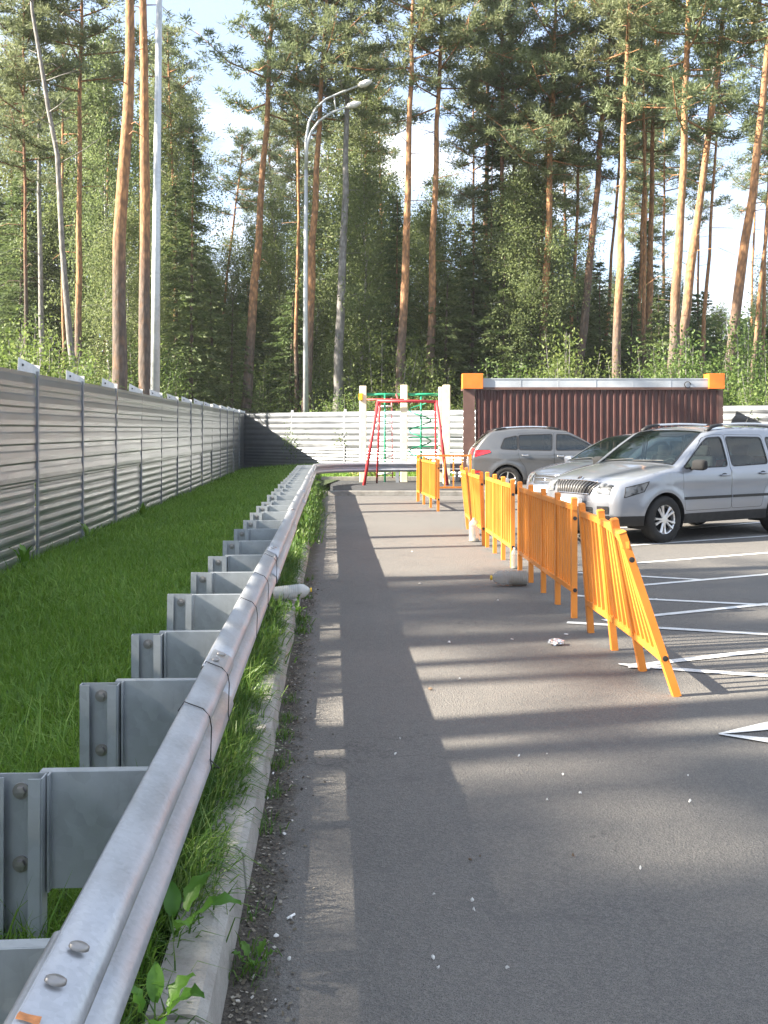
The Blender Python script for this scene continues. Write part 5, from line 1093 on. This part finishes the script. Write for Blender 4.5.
# spruces and birches of the middle ground: (x, distance, proto, scale)
for (x, D_, j, s) in ((-10, 60, 0, 1.25), (22, 58, 1, 1.3), (58, 58, 2, 1.1), (190, 46, 2, .92), (212, 50, 3, 1.1), (178, 50, 0, .95), (100, 52, 3, 1.1), (250, 56, 1, .8), (232, 47, 3, .9), (335, 55, 1, .85), (372, 50, 3, 1.1), (396, 47, 2, .75), (392, 52, 0, .95), (362, 56, 2, .9), (445, 46, 3, 1.0), (470, 47, 1, .9), (488, 48, 2, .95), (505, 46, 3, 1.1), (460, 52, 0, .85), (532, 46, 3, 1.05), (548, 50, 1, .85), (575, 48, 3, 1.0), (600, 50, 1, .80), (630, 48, 3, .95), (641, 52, 0, .86), (660, 46, 3, .9), (700, 50, 3, .98), (706, 56, 1, .75), (590, 56, 2, .72), (740, 60, 3, 1.0), (770, 52, 3, .8), (684, 60, 1, .75), (20, 56, 2, 1.1), (290, 50, 3, 1.0), (268, 60, 0, .95), (150, 60, 2, 1.0), (420, 56, 3, 1.2)):
    place(spruces[j], ((x-384)*D_/1000, D_, -.3), (s*random.uniform(.9, 1.1),)*2+(s,), random.gauss(0, .012), 0, None, ('tall ' if j == 2 else 'low bushy ' if j == 3 else '')+'dark green spruce '+mark(x), 'tree', 'dark spruces behind the fence')
for (x, D_, j, s) in ((70, 56, 0, 1.15), (108, 50, 2, 1.1), (140, 56, 1, 1.15), (172, 54, 0, 1.05), (165, 64, 2, 1.3), (30, 62, 1, 1.3), (5, 68, 0, 1.4), (95, 68, 2, 1.4), (195, 66, 1, .85), (235, 60, 1, .78), (215, 66, 3, .85), (256, 64, 3, .95), (285, 56, 1, .88), (300, 64, 2, .95), (318, 52, 3, .9), (350, 52, 2, 1.0), (362, 48, 3, .95), (345, 62, 0, 1.1), (372, 60, 1, 1.0), (415, 58, 3, .95), (432, 50, 3, .85), (455, 60, 0, .9), (480, 60, 1, .9), (515, 52, 3, 1.0), (525, 46, 1, .78), (545, 47, 3, .92), (510, 62, 2, .9), (580, 60, 3, .75), (612, 58, 3, .72), (560, 54, 3, .8), (645, 58, 3, .75), (670, 54, 3, .65), (720, 62, 3, .62), (755, 60, 1, .58), (785, 54, 3, .75), (128, 46, 3, .8), (60, 60, 3, 1.0)):
    place(birches[j], ((x-384)*D_/1000, D_, -.3), (s*random.uniform(.9, 1.1),)*2+(s,), random.gauss(0, .02), 0, None, ('broad ' if j == 3 else 'slender ' if j == 2 else '')+'light green airy birch '+mark(x), 'tree', 'light green birches between the pines')
# bushes along the fence
k_ = 0
for row in range(2):
    for x in range(-40, 800, 26 if row == 0 else 30):
        xp = x+random.uniform(-9, 9); s_ = (random.uniform(.55, 1.15), random.uniform(1.1, 1.75))[row]
        if xp < 243: D_ = 4030/(332-xp)+(1.1+1.2*s_, 4.5)[row]*1000/(332-xp)*1.0; D_ = min(max(D_, 12), 49)
        else: D_ = 40.1/(1+.812*(xp-384)/1000)+(1.7, 5.5)[row]
        place(bushes[k_ % 4], ((xp-384)*D_/1000, D_, -.1), (s_, s_, s_*random.uniform(.8, 1.1)), 0, 0, None, ('low leafy green bush close ' if row == 0 else 'taller leafy green bush standing back ')+mark(xp), 'bush', 'bushes beyond the fence'); k_ += 1
# low small bushes close to the left fence top
# trees left of the picture: their trunks and crowns throw the shade on the asphalt
G3 = 'tall pines left of the lot beyond the fence'
for (X, Y, s, j) in ((-33.5, -3.7, 1.0, 5), (-29.5, -3.0, .95, 5), (-27.5, -4.4, 1.0, 5), (-31, -5.4, 1.0, 5), (-13, 2.0, .9, 5), (-17, 2.6, .95, 5), (-14.5, 3.7, .9, 5), (-18, 1.0, 1, 5), (-21, 3.2, 1, 5), (-16, 5.4, 1, 5), (-34, 1.6, 1.0, 1), (-31, 2.9, 1, 5), (-12, 2.9, 1.0, 0), (-10, 6.3, 1.0, 1), (-15, 4.3, 1.0, 3), (-9.5, 8.6, .95, 4), (-13, 10.8, 1.0, 2), (-11, 12.6, 1.0, 1), (-14, 16.5, 1.0, 3), (-10.5, 19.3, 1.0, 4), (-16, 22.6, 1.0, 2)):
    place(pines[j], (X, Y, -.05), (1, 1, s), 0, 0, None, ['tall pine far left of the lot', 'tall pine left of the lot, near the fence'][X > -20]+[' abreast of the nearest kerb', ' abreast of the barriers', ' abreast of the parked cars'][(Y > 1)+(Y > 10)], 'tree', G3)
# far wood as one mass
V_ = []
for _ in range(240):
    D_ = RNG.uniform(85, 125); x = RNG.uniform(-80, 850); h = RNG.uniform(8, 19) if x < 380 else RNG.uniform(5, 12); X = (x-384)*D_/1000; m_ = 420; t = RNG.random(m_); c = np.stack([X+RNG.normal(0, 1, m_)*(2.4*(1-t)+.5), D_+RNG.normal(0, 1.2, m_), h*t], 1); V_.append(leaves(c, RNG.normal(0, 1, (m_, 3)), RNG.uniform(.4, .9, m_), RNG.uniform(.25, .5, m_)))
o = link('distant_wood', arr_mesh('distant_wood', np.concatenate(V_), 4), None, M_SPRUCEL, False); tag(o, 'far mass of woodland seen between the nearer trunks', 'woodland', kind='stuff')
for pr_ in protos:
    if pr_.name not in used_:
        for ch in list(pr_.children_recursive)+[pr_]: bpy.data.objects.remove(ch)
